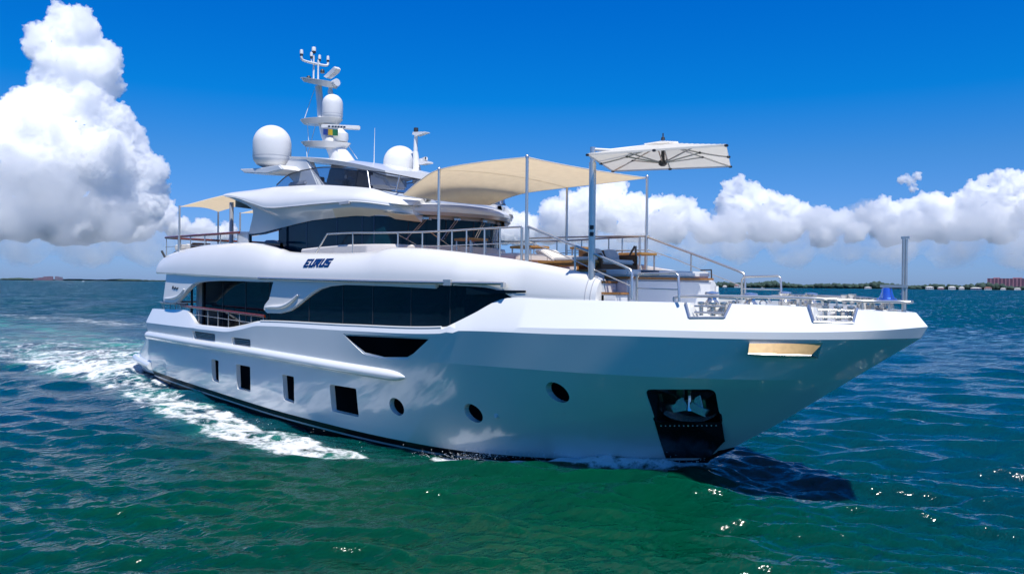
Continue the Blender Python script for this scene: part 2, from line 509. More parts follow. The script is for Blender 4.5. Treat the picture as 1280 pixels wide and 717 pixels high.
# anchor pocket: dark lining, chute plate below, and the anchor in it
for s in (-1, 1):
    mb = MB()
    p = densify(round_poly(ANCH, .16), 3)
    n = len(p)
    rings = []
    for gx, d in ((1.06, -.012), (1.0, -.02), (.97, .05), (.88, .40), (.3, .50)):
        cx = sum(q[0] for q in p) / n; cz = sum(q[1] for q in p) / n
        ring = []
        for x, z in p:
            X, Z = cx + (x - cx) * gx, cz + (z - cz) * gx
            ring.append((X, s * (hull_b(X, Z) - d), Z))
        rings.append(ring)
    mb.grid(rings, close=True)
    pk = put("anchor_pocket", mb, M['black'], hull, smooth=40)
    # polished floor of the pocket
    mb = MB(); z0 = ANCH[3][1] + .12
    xa, xb = ANCH[3][0] + .16, ANCH[2][0] - .12
    mb.grid([[(xa + (xb - xa) * t, s * (hull_b(xa + (xb - xa) * t, z0) - .05), z0 + .16 * abs(2 * t - 1) ** 3) for t in np.linspace(0, 1, 15)],
             [(xa + (xb - xa) * t, s * (hull_b(xa + (xb - xa) * t, z0) - .40), z0 + .10 + .25 * abs(2 * t - 1) ** 3) for t in np.linspace(0, 1, 15)]])
    put("pocket_floor", mb, M['chrome'], hull, smooth=40)
    # chute plate
    mb = MB()
    q = [xz((-0.327, -1.464, 1.058)), xz((0.995, -0.806, 1.153)), xz((0.953, -0.468, 0.688)), xz((0.324, -0.096, 0.170)), xz((-0.696, -0.565, 0.076))]
    lft = [xz((-0.340, -1.547, 1.123)), xz((-0.513, -1.086, 0.634)), xz((-0.693, -0.533, 0.051))]; rgt = [xz((1.052, -0.833, 1.220)), xz((0.944, -0.491, 0.709)), xz((0.283, -0.065, 0.139))]
    rows = []
    for v in np.linspace(0, 2, 11):
        a_, b_ = int(min(v, 1.999)), v - int(min(v, 1.999))
        l = [lft[a_][q_] + (lft[a_ + 1][q_] - lft[a_][q_]) * b_ for q_ in (0, 1)]; r = [rgt[a_][q_] + (rgt[a_ + 1][q_] - rgt[a_][q_]) * b_ for q_ in (0, 1)]
        rows.append([(l[0] + (r[0] - l[0]) * t, s * (hull_b(l[0] + (r[0] - l[0]) * t, l[1] + (r[1] - l[1]) * t) + .025), l[1] + (r[1] - l[1]) * t) for t in np.linspace(0, 1, 14)])
    mb.grid(rows)
    put("chute_plate", mb, M['black'], hull, smooth=30)
    # row of bolts
    for i in range(13):
        mb = MB(); t = i / 12; x = q[0][0] + (q[1][0] - q[0][0]) * (.06 + .88 * t); z = q[0][1] + (q[1][1] - q[0][1]) * t - .03
        mb.lathe([(0.0, -.012), (.016, -.012), (.016, .012), (0, .012)], (x, s * (hull_b(x, z) + .035), z), 8, 'Y')
        put("bolt", mb, M['steel'], hull, smooth=30)
    # anchor: shank, crown and two flukes
    xc = (ANCH[0][0] + ANCH[1][0] + ANCH[2][0] + ANCH[3][0]) / 4; zc = (ANCH[0][1] + ANCH[2][1]) / 2
    yb = s * (hull_b(xc, zc) - .22)
    mb = MB()
    mb.tube([(xc, yb, zc + .36), (xc, yb, zc + .10), (xc + .01, yb, zc - .1)], [.045, .05, .09], 10)
    mb.box((xc, yb, zc + .33), (.16, .10, .05))
    for d in (-1, 1):
        mb.prism([(xc, yb - .06, zc - .02), (xc + d * .42, yb - .06, zc - .16), (xc + d * .52, yb - .06, zc - .02), (xc + d * .36, yb - .06, zc + .02), (xc + d * .1, yb - .06, zc + .12)], (0, .12, 0))
        mb.prism([(xc + d * .06, yb - s * .02, zc - .1), (xc + d * .44, yb - s * .02, zc - .2), (xc + d * .30, yb - s * .02, zc + .30), (xc + d * .16, yb - s * .02, zc + .22)], (0, s * .05, 0))
    put("anchor", mb, M['chrome'], hull, smooth=30, bevel=.01)

# stern quarters, swim platform and transom
def wing_b(z, t): return .10 + .30 * t * t
for s in (-1, 1):
    mb = MB(); cols = []
    for t in np.linspace(0, 1, 16):
        col = []
        for v in np.linspace(0, 1, 12):
            z = -.5 + (3.0 + .5) * v
            xe = float(np.interp(z, [-.9, .45, .75, 1.9, 2.88, 3.1], [-28.6, -29.9, -29.6, -27.9, -26.75, -26.72]))
            x = -26.6 + (xe + 26.6) * t
            b = hull_b(-26.7, z) - .05 - .42 * t * t + (.0 if z > .5 else -.0)
            col.append((x, -s * -1 * b, z))
        cols.append(col)
    nb = 3
    mb.grid([c[nb - 1:] for c in cols]); mb.cur = 1; mb.grid([c[:nb] for c in cols]); mb.grid([cols[-1][:nb], [(p[0] + .05, s * 1.0, p[2]) for p in cols[-1][:nb]]]); mb.cur = 0
    # inner face
    inner = [[(p[0], s * 1.9, p[2]) for p in (c[0], c[-1])] for c in cols]
    mb.grid([[c[-1] for c in cols], [(c[-1][0], s * 2.7, c[-1][2] - .02) for c in cols], [(c[-1][0], s * 2.6, .4) for c in cols]])
    mb.grid([cols[-1], [(p[0] + .05, s * 2.6, p[2]) for p in cols[-1]]])
    put("stern_quarter", mb, [M['hull'], M['boot']], hull, smooth=40)
    mb = MB()                                      # fender rail at the foot of the quarter
    pts = [(-26.75, s * 3.36, .50), (-28, s * 3.24, .58), (-29.2, s * 3.08, .63), (-30.0, s * 2.75, .66), (-30.2, s * 1.5, .66), (-30.25, 0, .66)]
    mb.tube(cr(pts, 5), .18, 12)
    put("stern_fender", mb, M['hull'], hull, smooth=60)
mb = MB().box((-28.4, 0, .50), (3.4, 5.4, .22))
put("swim_platform", mb, M['teak'], hull, smooth=0, bevel=.03)
mb = MB().box((-26.9, 0, 1.5), (.2, 5.6, 2.2))
put("transom", mb, M['hull'], hull, smooth=0, bevel=.04)

# teak faced fender pads under the bow flare
for s in (-1, 1):
    a, b, d = [], [], []
    pts0 = [(2.412, -2.066, 3.204), (3.685, -1.358, 3.255)]
    pts1 = [(2.465, -1.886, 3.003), (3.490, -1.143, 2.998)]
    mb = MB(); top, mid, low, inn = [], [], [], []
    for t in np.linspace(0, 1, 12):
        xt = pts0[0][0] + (pts0[1][0] - pts0[0][0]) * t; ztp = pts0[0][2] + (pts0[1][2] - pts0[0][2]) * t
        xl = pts1[0][0] + (pts1[1][0] - pts1[0][0]) * t; zl = pts1[0][2] + (pts1[1][2] - pts1[0][2]) * t
        top.append((xt, s * (hull_b(xt, ztp) + .01), ztp)); mid.append((xt, s * (hull_b(xt, ztp) + .04), ztp - .004))
        low.append((xl, s * (hull_b(xl, zl) + .36), zl + .0)); inn.append((xl, s * (hull_b(xl, zl) + .0), zl - .10))
    mb.grid([top, mid]); mb.cur = 1; mb.grid([mid, low]); mb.cur = 0; mb.grid([[(p[0], p[1], p[2] - .035) for p in low], inn])
    mb.cur = 2
    for i in (0, -1): mb.add([top[i], mid[i], low[i], inn[i]], [(0, 1, 2, 3)])
    put("fender_pad", mb, [M['satin'], M['teakpale'], M['steel']], hull, smooth=25)
    mb = MB()
    mb.grid([low, [(p[0], p[1] + s * .012, p[2] - .015) for p in low], [(p[0], p[1], p[2] - .04) for p in low]])
    put("fender_strip", mb, M['steel'], hull, smooth=25)
# small through hull fittings
for q in ((-4.588, -2.741, 0.887), (-21.536, -3.374, -0.135)):
    mb = MB()
    mb.lathe([(0, -.05), (.06, -.05), (.07, .02), (.0, .02)], (q[0], -hull_b(q[0], q[2]) - .0, q[2]), 12, 'Y')
    put("drain_fitting", mb, M['stripe'], hull, smooth=40)

# ------------------------------------------------------------------ upper deck fairing (the big white swelling)
flz = pchip([-26.4, -25.5, -17.2, -11.65, -5.7, -4.4, -3.9, -3.45, -1.1], [4.72, 4.71, 4.51, 4.42, 4.36, 4.31, 4.20, 3.96, 3.94])
_ft = [(-26.379, -2.971, 5.422), (-23.990, -3.055, 5.765), (-20.583, -3.183, 5.906), (-18.446, -3.210, 5.905), (-16.840, -3.216, 5.812), (-15.573, -3.224, 5.645), (-14.771, -3.228, 5.478), (-12.855, -3.236, 5.386), (-10.702, -3.247, 5.349), (-9.379, -3.253, 5.377), (-8.645, -3.240, 5.461), (-7.544, -3.200, 5.425), (-6.178, -3.149, 5.316), (-3.844, -2.966, 5.042), (-2.822, -2.850, 4.889), (-1.547, -2.665, 4.649)]
ftz = pchip([p[0] for p in _ft] + [-1.15], [p[2] for p in _ft] + [4.53])
fbo = lin([-30, -5.2, -3.6, 0], [0, 0, .42, .44])
fsc = lin([-30, -5.2, -3.4, 0], [1, 1, .55, .42])
FSEC = [(.60, -.02, .08), (.05, 0, 0.0), (.0, 0, .07), (.01, .22, .03), (.05, .42, 0), (.14, .62, 0), (.27, .80, 0), (.42, .93, 0), (.58, .99, 0), (.70, 1.0, 0), (.84, .97, 0), (.90, .80, 0), (.92, .05, 0)]
def fair_sec(x, sc=1.0):
    lz, tz, b = flz(x), ftz(x), kb(x) - fbo(x)
    return [(d * sc, lz + (tz - lz) * f + a) for d, f, a in FSEC], b
def fair_y(x, z):
    sec, b = fair_sec(x, fsc(x))
    s = sec[2:10]
    return b - float(np.interp(z, [q[1] for q in s], [q[0] for q in s]))
cols = []
for x in list(np.linspace(-1.22, -1.8, 6)) + list(np.linspace(-2.0, -25.4, 110)):
    sec, b = fair_sec(x, fsc(x))
    cols.append([(x, -(b - d), z) for d, z in sec])
xc0, rad = -25.4, 1.0
secE, bE = fair_sec(-25.4)
for a in np.linspace(0, math.pi / 2, 12)[1:]:
    sec, _ = fair_sec(-25.4 - math.sin(a))
    cols.append([(xc0 - (rad - d) * math.sin(a), -(bE - rad + (rad - d) * math.cos(a)), z) for d, z in sec])
sec, _ = fair_sec(-26.4)
for y in np.linspace(-(bE - rad), 0, 8)[1:]:
    cols.append([(xc0 - (rad - d), y, z) for d, z in sec])
mb = MB(); mb.grid(cols)
n = len(cols[0]); mb.add(cols[0], [tuple(range(n))])
mb.mirror()
deckhouse = put("upper_deck_fairing", mb, M['white'], yacht, smooth=32, weld=True)

# vertical bands on the fairing's forward end
for s in (-1, 1):
    for xx in (-1.50, -1.36):
        sec, b = fair_sec(xx, fsc(xx)); mb = MB()
        l = [(xx, s * (b - d + .006), z + .004) for d, z in sec[2:11]]
        mb.tube(l, .012, 6); put("fairing_seam", mb, M['grey'], deckhouse, smooth=60)

# the name in blue block letters on the fairing
def letters(s):
    B = [(0,0),(0,1),(.82,1),(.82,.80),(.26,.80),(.26,.60),(.70,.60),(.70,.41),(.26,.41),(.26,.20),(.82,.20),(.82,0)]
    U = [(0,0),(0,1),(.26,1),(.26,.22),(.58,.22),(.58,1),(.84,1),(.84,0)]
    Rl = [(0,0),(0,1),(.80,1),(.80,.42),(.62,.40),(.86,0),(.56,0),(.36,.36),(.26,.36),(.26,.80),(.56,.80),(.56,.56),(.24,.56),(.24,0)]
    S = [(0,0),(0,.20),(.56,.20),(.56,.40),(0,.40),(0,1),(.82,1),(.82,.80),(.26,.80),(.26,.60),(.82,.60),(.82,0)]
    return [B, U, Rl, U, S]
xa, xb = (-12.806, -3.684, 4.999)[0], (-11.243, -3.691, 4.981)[0]
za, zt_ = (-12.805, -3.683, 4.906)[2], (-12.708, -3.684, 5.170)[2]
for s in (-1, 1):
    mb = MB(); W = (xb - xa) / 5.0
    for i, L in enumerate(letters(0)):
        o = []
        for px, pz in L:
            t = i + px * 1.06 + .12 * pz
            xx = xa + W * t if s < 0 else xb - W * t
            zz = za + (zt_ - za) * pz
            o.append((xx, s * (fair_y(xx, zz) + .012), zz))
        mb.prism(o, (0, s * .02, 0))
    put("name_lettering", mb, M['blue'], deckhouse, smooth=0)

# long hand rail under the fairing with its bracket and end
for s in (-1, 1):
    p = [(-15.715, -3.852, 4.537), (-11.604, -3.870, 4.483), (-8.190, -3.850, 4.446), (-5.490, -3.725, 4.427), (-3.943, -3.380, 4.417), (-3.777, -3.341, 4.406)]
    mb = MB(); mb.tube([(x, s * abs(y), z) for x, y, z in cr(p, 4)], .045, 8)
    mb.box((p[-1][0], s * (abs(p[-1][1])), p[-1][2] - .03), (.10, .1, .12))
    mb.box((p[3][0], s * (abs(p[3][1])), p[3][2] - .0), (.30, .10, .16))
    put("fairing_rail", mb, M['steel'], deckhouse, smooth=40)

# upper deck slab with a teak top (carries the rails, furniture and bridge house)
mb = MB(); top, bot = [], []
for x in np.linspace(-26.0, -1.5, 60):
    b = kb(x) - .72 - fbo(x); zt_d = flz(x) + .42
    if x > -4: zt_d = min(zt_d, 4.62)
    top.append([(x, -b, zt_d), (x, b, zt_d)]); bot.append([(x, -b, flz(x) + .06 if x < -3 else 4.1), (x, b, flz(x) + .06 if x < -3 else 4.1)])
mb.grid([[t[0] for t in top], [t[1] for t in top]]); mb.cur = 1; mb.grid([[t[0] for t in bot], [t[1] for t in bot]])
mb.add([top[0][0], top[0][1], bot[0][1], bot[0][0]], [(0, 1, 2, 3)])
put("upper_deck", mb, [M['teak'], M['white']], yacht, smooth=0)

# ------------------------------------------------------------------ main deck house and its dark glass
for s in (-1, 1):
    mb = MB(); rows = [[], []]
    for x in np.linspace(-15.2, -3.3, 60):
        b = kb(x) - .19 - 1.25 * fbo(x)
        rows[0].append((x, s * b, 2.85)); rows[1].append((x, s * b, flz(x) + .12))
    mb.grid(rows)
    pane = put("saloon_window", mb, M['glass'], yacht, smooth=40)
    for x in (-12.6, -10.6, -9.0, -7.2, -5.6):
        b = kb(x) - .19 + .004
        mb = MB().box((x, s * b, 3.7), (.022, .012, 1.5))
        put("pane_joint", mb, M['dark'], pane, smooth=0)
    mb = MB()
    mb.grid([[(-15.2, s * 2.7, 2.5), (-15.2, s * 3.64, 2.5)], [(-15.2, s * 2.7, 4.5), (-15.2, s * 3.64, 4.5)]])
    put("saloon_step", mb, M['glass'], yacht, smooth=0)
    mb = MB()
    mb.grid([[(-22.9, s * 2.72, 2.4), (-15.2, s * 2.72, 2.4)], [(-22.9, s * 2.72, 4.62), (-15.2, s * 2.72, 4.62)]])
    ap = put("side_deck_window", mb, M['glass'], yacht, smooth=0)
    for x in (-20.9, -18.9, -17.0):
        mb = MB().box((x, s * 2.724, 3.5), (.04, .02, 2.1))
        put("pane_joint", mb, M['dark'], ap, smooth=0)
    mb = MB().box((-23.1, s * 2.66, 3.5), (.42, .30, 2.2))
    put("house_pillar", mb, M['white'], yacht, smooth=0, bevel=.06)
mb = MB().box((-22.6, 0, 3.5), (.12, 5.1, 2.2))
put("aft_bulkhead", mb, M['glass'], yacht, smooth=0)

def edge_plate(pts, s, inward, thick, m, name, parent, bevel=.04, k=1):
    """a plate whose outline lies on the ship's side, following its plan curve"""
    n = len(pts)
    out = [(x, s * (kb(x) - inward), z) for x, z in pts]; inn = [(x, s * (kb(x) - inward - thick), z) for x, z in pts]
    mb = MB().add(out + inn, [tuple(range(n)), tuple(range(2*n-1, n-1, -1))] + [(i, i+n, (i+1) % n + n, (i+1) % n) for i in range(n)])
    return put(name, mb, m, parent, smooth=40, bevel=bevel)
aft_fin = [xz(p) for p in ((-24.672, -3.532, 4.433), (-24.942, -3.523, 3.657), (-24.898, -3.522, 3.481), (-24.081, -3.554, 3.431), (-23.344, -3.580, 3.500), (-22.813, -3.599, 3.731), (-22.294, -3.617, 3.990), (-21.696, -3.640, 4.227), (-21.112, -3.663, 4.345), (-20.469, -3.684, 4.393), (-19.065, -3.709, 4.424), (-17.400, -3.712, 4.415), (-16.148, -3.719, 4.400))]
aft_fin += [(-14.9, 4.40), (-14.9, 4.62), (-24.6, 4.78)]
fwd_fin = [xz(p) for p in ((-14.911, -3.727, 4.391), (-15.189, -3.725, 3.812), (-15.509, -3.721, 3.607), (-15.593, -3.721, 3.405), (-15.355, -3.724, 3.293), (-14.385, -3.730, 3.316), (-13.736, -3.731, 3.419), (-13.260, -3.734, 3.594), (-12.797, -3.737, 3.805), (-12.302, -3.736, 4.017), (-11.812, -3.740, 4.182), (-11.247, -3.740, 4.282), (-10.419, -3.747, 4.331), (-8.353, -3.731, 4.311), (-6.086, -3.643, 4.258))]
fwd_fin += [(-6.0, 4.52), (-10, 4.58), (-14.9, 4.62)]
for s in (-1, 1):
    edge_plate(aft_fin, s, .10, .22, M['white'], "side_fin", yacht)
    edge_plate(fwd_fin, s, .10, .16, M['white'], "side_fin", yacht)
    # the swelling along the lower edge of each fin
    for q in (((-24.704, -3.582, 3.626), (-23.762, -3.616, 3.662), (-23.039, -3.641, 3.794), (-22.509, -3.661, 4.070)), ((-15.378, -3.774, 3.497), (-14.858, -3.777, 3.525), (-14.193, -3.777, 3.557), (-13.648, -3.783, 3.707), (-13.128, -3.784, 3.972))):
        mb = MB(); mb.tube([(x, s * (abs(y) + .0), z) for x, y, z in cr(q, 6)], [.01 + .06 * math.sin(math.pi * (.12 + .80 * i / ((len(q)-1)*6))) for i in range((len(q)-1)*6 + 1)], 12)
        put("fin_swelling", mb, M['white'], yacht, smooth=60)
# the window runs out forward in a thin dark point
for s in (-1, 1):
    up = [(-4.866, -3.567, 4.295), (-4.297, -3.324, 4.253), (-3.739, -3.176, 4.244), (-3.191, -3.095, 4.246)]; lo = [(-4.864, -3.567, 4.116), (-4.296, -3.324, 4.135), (-3.738, -3.176, 4.164), (-3.190, -3.095, 4.190)]
    mb = MB(); mb.grid([[(x, s * (kb(x) - fbo(x) + .02), z) for x, y, z in cr(up, 4)], [(x, s * (kb(x) - fbo(x) + .02), z) for x, y, z in cr(lo, 4)]])
    mb.grid([[(x, s * (kb(x) - fbo(x) - .03), z) for x, y, z in cr(up, 4)], [(x, s * (kb(x) - fbo(x) - .03), z) for x, y, z in cr(lo, 4)]])
    put("window_point", mb, M['glass'], yacht, smooth=30)
# small scripted builder's mark on the aft fin
for s in (-1, 1):
    p = [(-23.848, -3.601, 4.056), (-23.755, -3.606, 4.177), (-23.617, -3.610, 4.058), (-23.481, -3.615, 4.135), (-23.343, -3.619, 4.061), (-23.166, -3.625, 4.131)]
    mb = MB(); mb.tube([(x, s * abs(y), z) for x, y, z in cr(p, 4)], .028, 6); put("builder_mark", mb, M['dark'], yacht, smooth=40)

# bright sill along the main windows
for s in (-1, 1):
    p = [(x, s * (kb(x) - .02), zt(x)) for x in np.linspace(-15.6, -5.75, 40)]
    mb = MB(); mb.tube(p, .030, 8); put("window_sill", mb, M['white'], hull, smooth=60)

# main deck side rails: varnished cap rail on stainless stanchions
for s in (-1, 1):
    p = [(-23.377, -3.430, 3.344), (-20.495, -3.532, 3.291), (-17.682, -3.563, 3.221), (-15.755, -3.573, 3.168)]
    mb = MB(); mb.tube([(x, s * abs(y), z) for x, y, z in cr(p, 5)], .05, 8)
    rail = put("side_deck_rail", mb, M['varnish'], yacht, smooth=60)
    x0, x1 = p[0][0], p[-1][0]; zf = lin([q[0] for q in p], [q[2] for q in p]); yf = lin([q[0] for q in p], [abs(q[1]) for q in p])
    for x in np.linspace(x0 + .1, x1 - .1, 9):
        mb = MB().tube([(x, s * yf(x), 2.4), (x, s * yf(x), zf(x))], .020, 6); put("stanchion", mb, M['steel'], rail, smooth=60)
    for h in (.30,):
        mb = MB().tube([(x, s * yf(x), zf(x) - h) for x in np.linspace(x0, x1, 8)], .012, 6); put("rail_wire", mb, M['steel'], rail, smooth=60)
    # stern rail
    mb = MB(); q = [(-22.9, s * 3.35, 3.42), (-24.5, s * 3.3, 3.42), (-26.4, s * 3.1, 3.42), (-26.9, s * 2.6, 3.42), (-26.95, s * 1.2, 3.42)]
    mb.tube(cr(q, 5), .045, 8); r2 = put("stern_rail", mb, M['varnish'], yacht, smooth=60)
    for (x, y) in ((-24.0, 3.3), (-24.9, 3.27), (-25.8, 3.18), (-26.5, 3.0), (-26.95, 2.2)):
        mb = MB().tube([(x, s * y, 2.9), (x, s * y, 3.42)], .02, 6); put("stanchion", mb, M['steel'], r2, smooth=60)
    mb = MB().tube([(-23.267, -3.000, 4.236)[:1] + (s * 3.0,) + (4.5,), (-23.267, -3.000, 4.236)[:1] + (s * 3.0,) + (2.4,)], .05, 8)
    put("cockpit_post", mb, M['dark'], yacht, smooth=60)

# ------------------------------------------------------------------ bridge deck house
GX0 = -8.6
def path_front(hw, x0, k, ycorner, xcorner, nside, ncurve, xs0):
    """plan path from the starboard side round the front to the port side"""
    half = [(x, -hw) for x in np.linspace(xs0, xcorner, nside)]
    fr = [(x0 - k * y * y, y) for y in np.linspace(-ycorner, ycorner, ncurve)]
    a, b = half[-1], fr[0]
    cor = [((1-t)**2*a[0] + 2*t*(1-t)*(b[0] - .25) + t*t*b[0] if False else (1-t)*a[0] + t*b[0] + .14*math.sin(math.pi*t), (1-t)*a[1] + t*b[1] - .06*math.sin(math.pi*t)) for t in np.linspace(0, 1, 7)[1:-1]]
    r = half + cor + fr
    r2 = [(x, -y) for x, y in (half + cor)[::-1]]
    return r + r2
gz = pchip([-18.81, -16.3, -13.55, -11.59, -10.2, -9.0, -8], [6.22, 6.40, 6.58, 6.59, 6.50, 6.42, 6.40])
gp = path_front(2.65, GX0, .22, 2.25, -10.4, 24, 28, -16.5)
mb = MB(); mb.grid([[(x, y, 5.0) for x, y in gp], [(x, y, gz(x) + .05) for x, y in gp]])
bridge = put("bridge_windows", mb, M['bglass'], yacht, smooth=25)
mb = MB().grid([[(-16.5, -2.65, 5.0), (-16.5, 2.65, 5.0)], [(-16.5, -2.65, 6.45), (-16.5, 2.65, 6.45)]])
put("bridge_bulkhead", mb, M['bglass'], yacht, smooth=0)
for x in ((-14.496, -2.650, 6.181)[0], (-12.538, -2.650, 6.104)[0], (-11.054, -2.650, 6.045)[0], -10.4):
    for s in (-1, 1):
        mb = MB().box((x, s * 2.653, 5.95), (.05, .012, 1.25)); put("window_post", mb, M['navy'], bridge, smooth=0)
for y in (-2.0, -1.0, 0, 1.0, 2.0):
    mb = MB().box((GX0 - .22 * y * y + .006, y, 5.8), (.02, .05, 1.25), rz=math.atan(-.44 * y)); put("window_post", mb, M['dark'], bridge, smooth=0)
# grey plinth under the glass
hp = path_front(2.80, GX0 + .2, .20, 2.35, -10.5, 24, 28, -14.6)
mb = MB(); pz = lin([-14.6, -13.5, -12, -9.5, -8.4], [5.58, 5.62, 5.66, 5.62, 5.60])
mb.grid([[(x, y, 4.8) for x, y in hp], [(x, y, pz(x) - .05) for x, y in hp], [(x - (.06 if abs(y) < 2.3 else 0), y * .985, pz(x)) for x, y in hp], [(x - (.3 if abs(y) < 2.3 else 0), y * .92, pz(x) + .01) for x, y in hp]])
put("bridge_plinth", mb, mat('warm_grey_gelcoat', (.60, .57, .55), .4, noise=.03), yacht, smooth=40)
# open wing window: lower bar and fore post aft of the glass
for s in (-1, 1):
    mb = MB()
    for o in (((-18.807, -2.700, 5.907), (-16.059, -2.700, 5.560), (-16.063, -2.700, 5.811), (-16.300, -2.700, 5.907), (-18.642, -2.700, 5.933), (-18.647, -2.700, 6.216), (-18.812, -2.700, 6.222)), ((-18.812, -2.700, 6.174), (-17.522, -2.700, 6.220), (-16.189, -2.700, 6.348), (-16.191, -2.700, 6.481), (-17.525, -2.700, 6.389), (-18.814, -2.700, 6.316)), ((-16.308, -2.700, 6.427), (-15.841, -2.700, 6.466), (-15.824, -2.700, 5.467), (-16.292, -2.700, 5.477))):
        mb.prism([(x, s * 2.7, z) for x, y, z in o], (0, -s * .08, 0))
    wf = MB(); wf.prism([(x, s * 2.74, z) for x, y, z in ((-19.546, -2.740, 6.406), (-18.735, -2.740, 6.358), (-18.720, -2.740, 5.463), (-19.529, -2.740, 5.479))], (0, -s * .12, 0)); put("wing_wall", wf, M['white'], yacht, smooth=0)
    put("wing_window_frame", mb, M['bglass'], yacht, smooth=0)
# small dark vent on top of the fairing
for s in (-1, 1):
    q = [(-16.494, -3.238, 5.831), (-16.328, -3.199, 5.907), (-15.850, -3.202, 5.897), (-15.197, -3.243, 5.772)]
    mb = MB(); mb.prism([(x, s * (abs(y) + .03), z + .02) for x, y, z in q], (0, -s * .25, 0)); put("fairing_vent", mb, M['black'], deckhouse, smooth=0)

# roof fairing (brow) along the sides with the aft arm
EDGE = [(0, -18.74, 6.27), (.10, -18.55, 6.52), (.22, -18.25, 6.85), (.34, -18.03, 7.15), (.42, -18.35, 7.34), (.50, -19.05, 7.56), (.56, -19.75, 7.74), (.62, -20.15, 7.84), (.72, -20.2, 7.90), (.85, -19.9, 7.97), (1.0, -19.2, 8.02)]
ex = pchip([e[0] for e in EDGE], [e[1] for e in EDGE]); ez = pchip([e[0] for e in EDGE], [e[2] for e in EDGE])
cz = pchip([-17.5, -15.77, -13, -11.14, -9.5, -8.6], [7.22, 7.08, 7.04, 7.00, 6.86, 6.74])     # crease
tz = pchip([-17.06, -13.89, -12.38, -10.53, -9.26, -8.0], [8.0, 7.82, 7.66, 7.43, 7.24, 7.06])   # coaming top
def roof_z(v, x):
    g, c, t = gz(x), cz(x), tz(x)
    if v < .56: return g + (c - g) * (v / .56) ** 1.0
    return c + (t - c) * ((v - .56) / .44)
ry = pchip([0, .2, .4, .54, .56, .60, .72, .86, 1.0], [2.70, 2.80, 2.95, 3.05, 3.06, 3.10, 3.04, 2.84, 2.50])
ryf = pchip([0, .10, .28, .34, .40, .54, .56, .60, .72, .86, 1.0], [2.70, 2.80, 2.97, 3.02, 3.04, 3.06, 3.07, 3.10, 3.04, 2.84, 2.50])
VS = [0, .05, .1, .16, .22, .28, .34, .38, .42, .46, .50, .53, .555, .565, .59, .62, .67, .72, .78, .85, .92, 1.0]
def roof_pt(v, u, xend=-9.0):
    xs = ex(v); x = xs + (xend - xs) * u
    wgt = sstep(xs, max(xs + 2.2, -16.6), x)
    z = ez(v) * (1 - wgt) + roof_z(v, max(x, -18.5) if x < -17 else x) * wgt
    fw = sstep(-15.5, -11.5, x)
    yy = ry(v) * (1 - fw) + ryf(v) * fw + (.04 if v == .565 else 0)
    return x, yy, z
roof_cols = []
for i in range(70):
    u = (i / 69) ** 1.25
    roof_cols.append([roof_pt(v, u) for v in VS])
# the plan draws in towards the front corner
roof_cols = [[(x, y - .86 * (max(0, x + 11.2) / 2.2) ** 2, z - .10 * (max(0, x + 11.2) / 2.2) ** 2) for x, y, z in c] for c in roof_cols]
for s in (-1, 1):
    mb = MB()
    ks = next(i for i, c in enumerate(roof_cols) if c[0][0] > -12.6)
    mb.grid([[(x, s * y, z) for x, y, z in c[6:]] for c in roof_cols]); mb.grid([[(x, s * y, z) for x, y, z in c[:7]] for c in roof_cols[:ks + 1]])
    mb.cur = 1; mb.grid([[(x, s * y, z) for x, y, z in c[:7]] for c in roof_cols[ks:]]); mb.cur = 0
    # inner return of the coaming and the fore end
    mb.grid([[(c[-1][0], s * c[-1][1], c[-1][2]) for c in roof_cols], [(c[-1][0] , s * (c[-1][1] - .18), c[-1][2] - .02) for c in roof_cols], [(c[-1][0], s * (c[-1][1] - .2), c[-1][2] - .7) for c in roof_cols]])
    e = [(x, s * y, z) for x, y, z in roof_cols[-1]]; mb.add(e, [tuple(range(len(e)))])
    # inner skin of the arm and aft edge
    ar = [roof_cols[0], [(x + .02, y - .25, z) for x, y, z in roof_cols[0]]]
    mb.grid([[(x, s * y, z) for x, y, z in c] for c in ar])
    mb.grid([[(x, s * (y - .25), z) for x, y, z in c] for c in roof_cols[:36]])
    roof = put("roof_fairing", mb, [M['white'], M['cream']], yacht, smooth=28, weld=True)
    q = [roof_pt(.56, u) for u in np.linspace(.30, .80, 20)]
    mb = MB(); mb.tube([(x, s * (y + .045), z + .01) for x, y, z in q], .022, 6)
    x, y, z = q[-1]; mb.box((x - .25, s * (y + .05), z - .02), (.55, .06, .09))
    put("roof_gutter", mb, M['grey'], roof, smooth=60)

# roof deck (flybridge sole) and its underside
mb = MB()
zs = lin([-20.1, -17, -10, -8.5], [7.72, 7.35, 6.95, 6.75])
rows = []
for x in np.linspace(-20.0, -8.9, 24):
    hw = 2.66 if x > -19 else 2.66 - .0
    rows.append([(x, -hw, zs(x)), (x, -1.2, zs(x) + .03), (x, 1.2, zs(x) + .03), (x, hw, zs(x))])
mb.grid(rows); mb.grid([[(x, y, z - .3) for x, y, z in r] for r in rows])
mb.grid([rows[0], [(x, y, z - .3) for x, y, z in rows[0]]])
put("roof_deck", mb, M['white'], yacht, smooth=30)

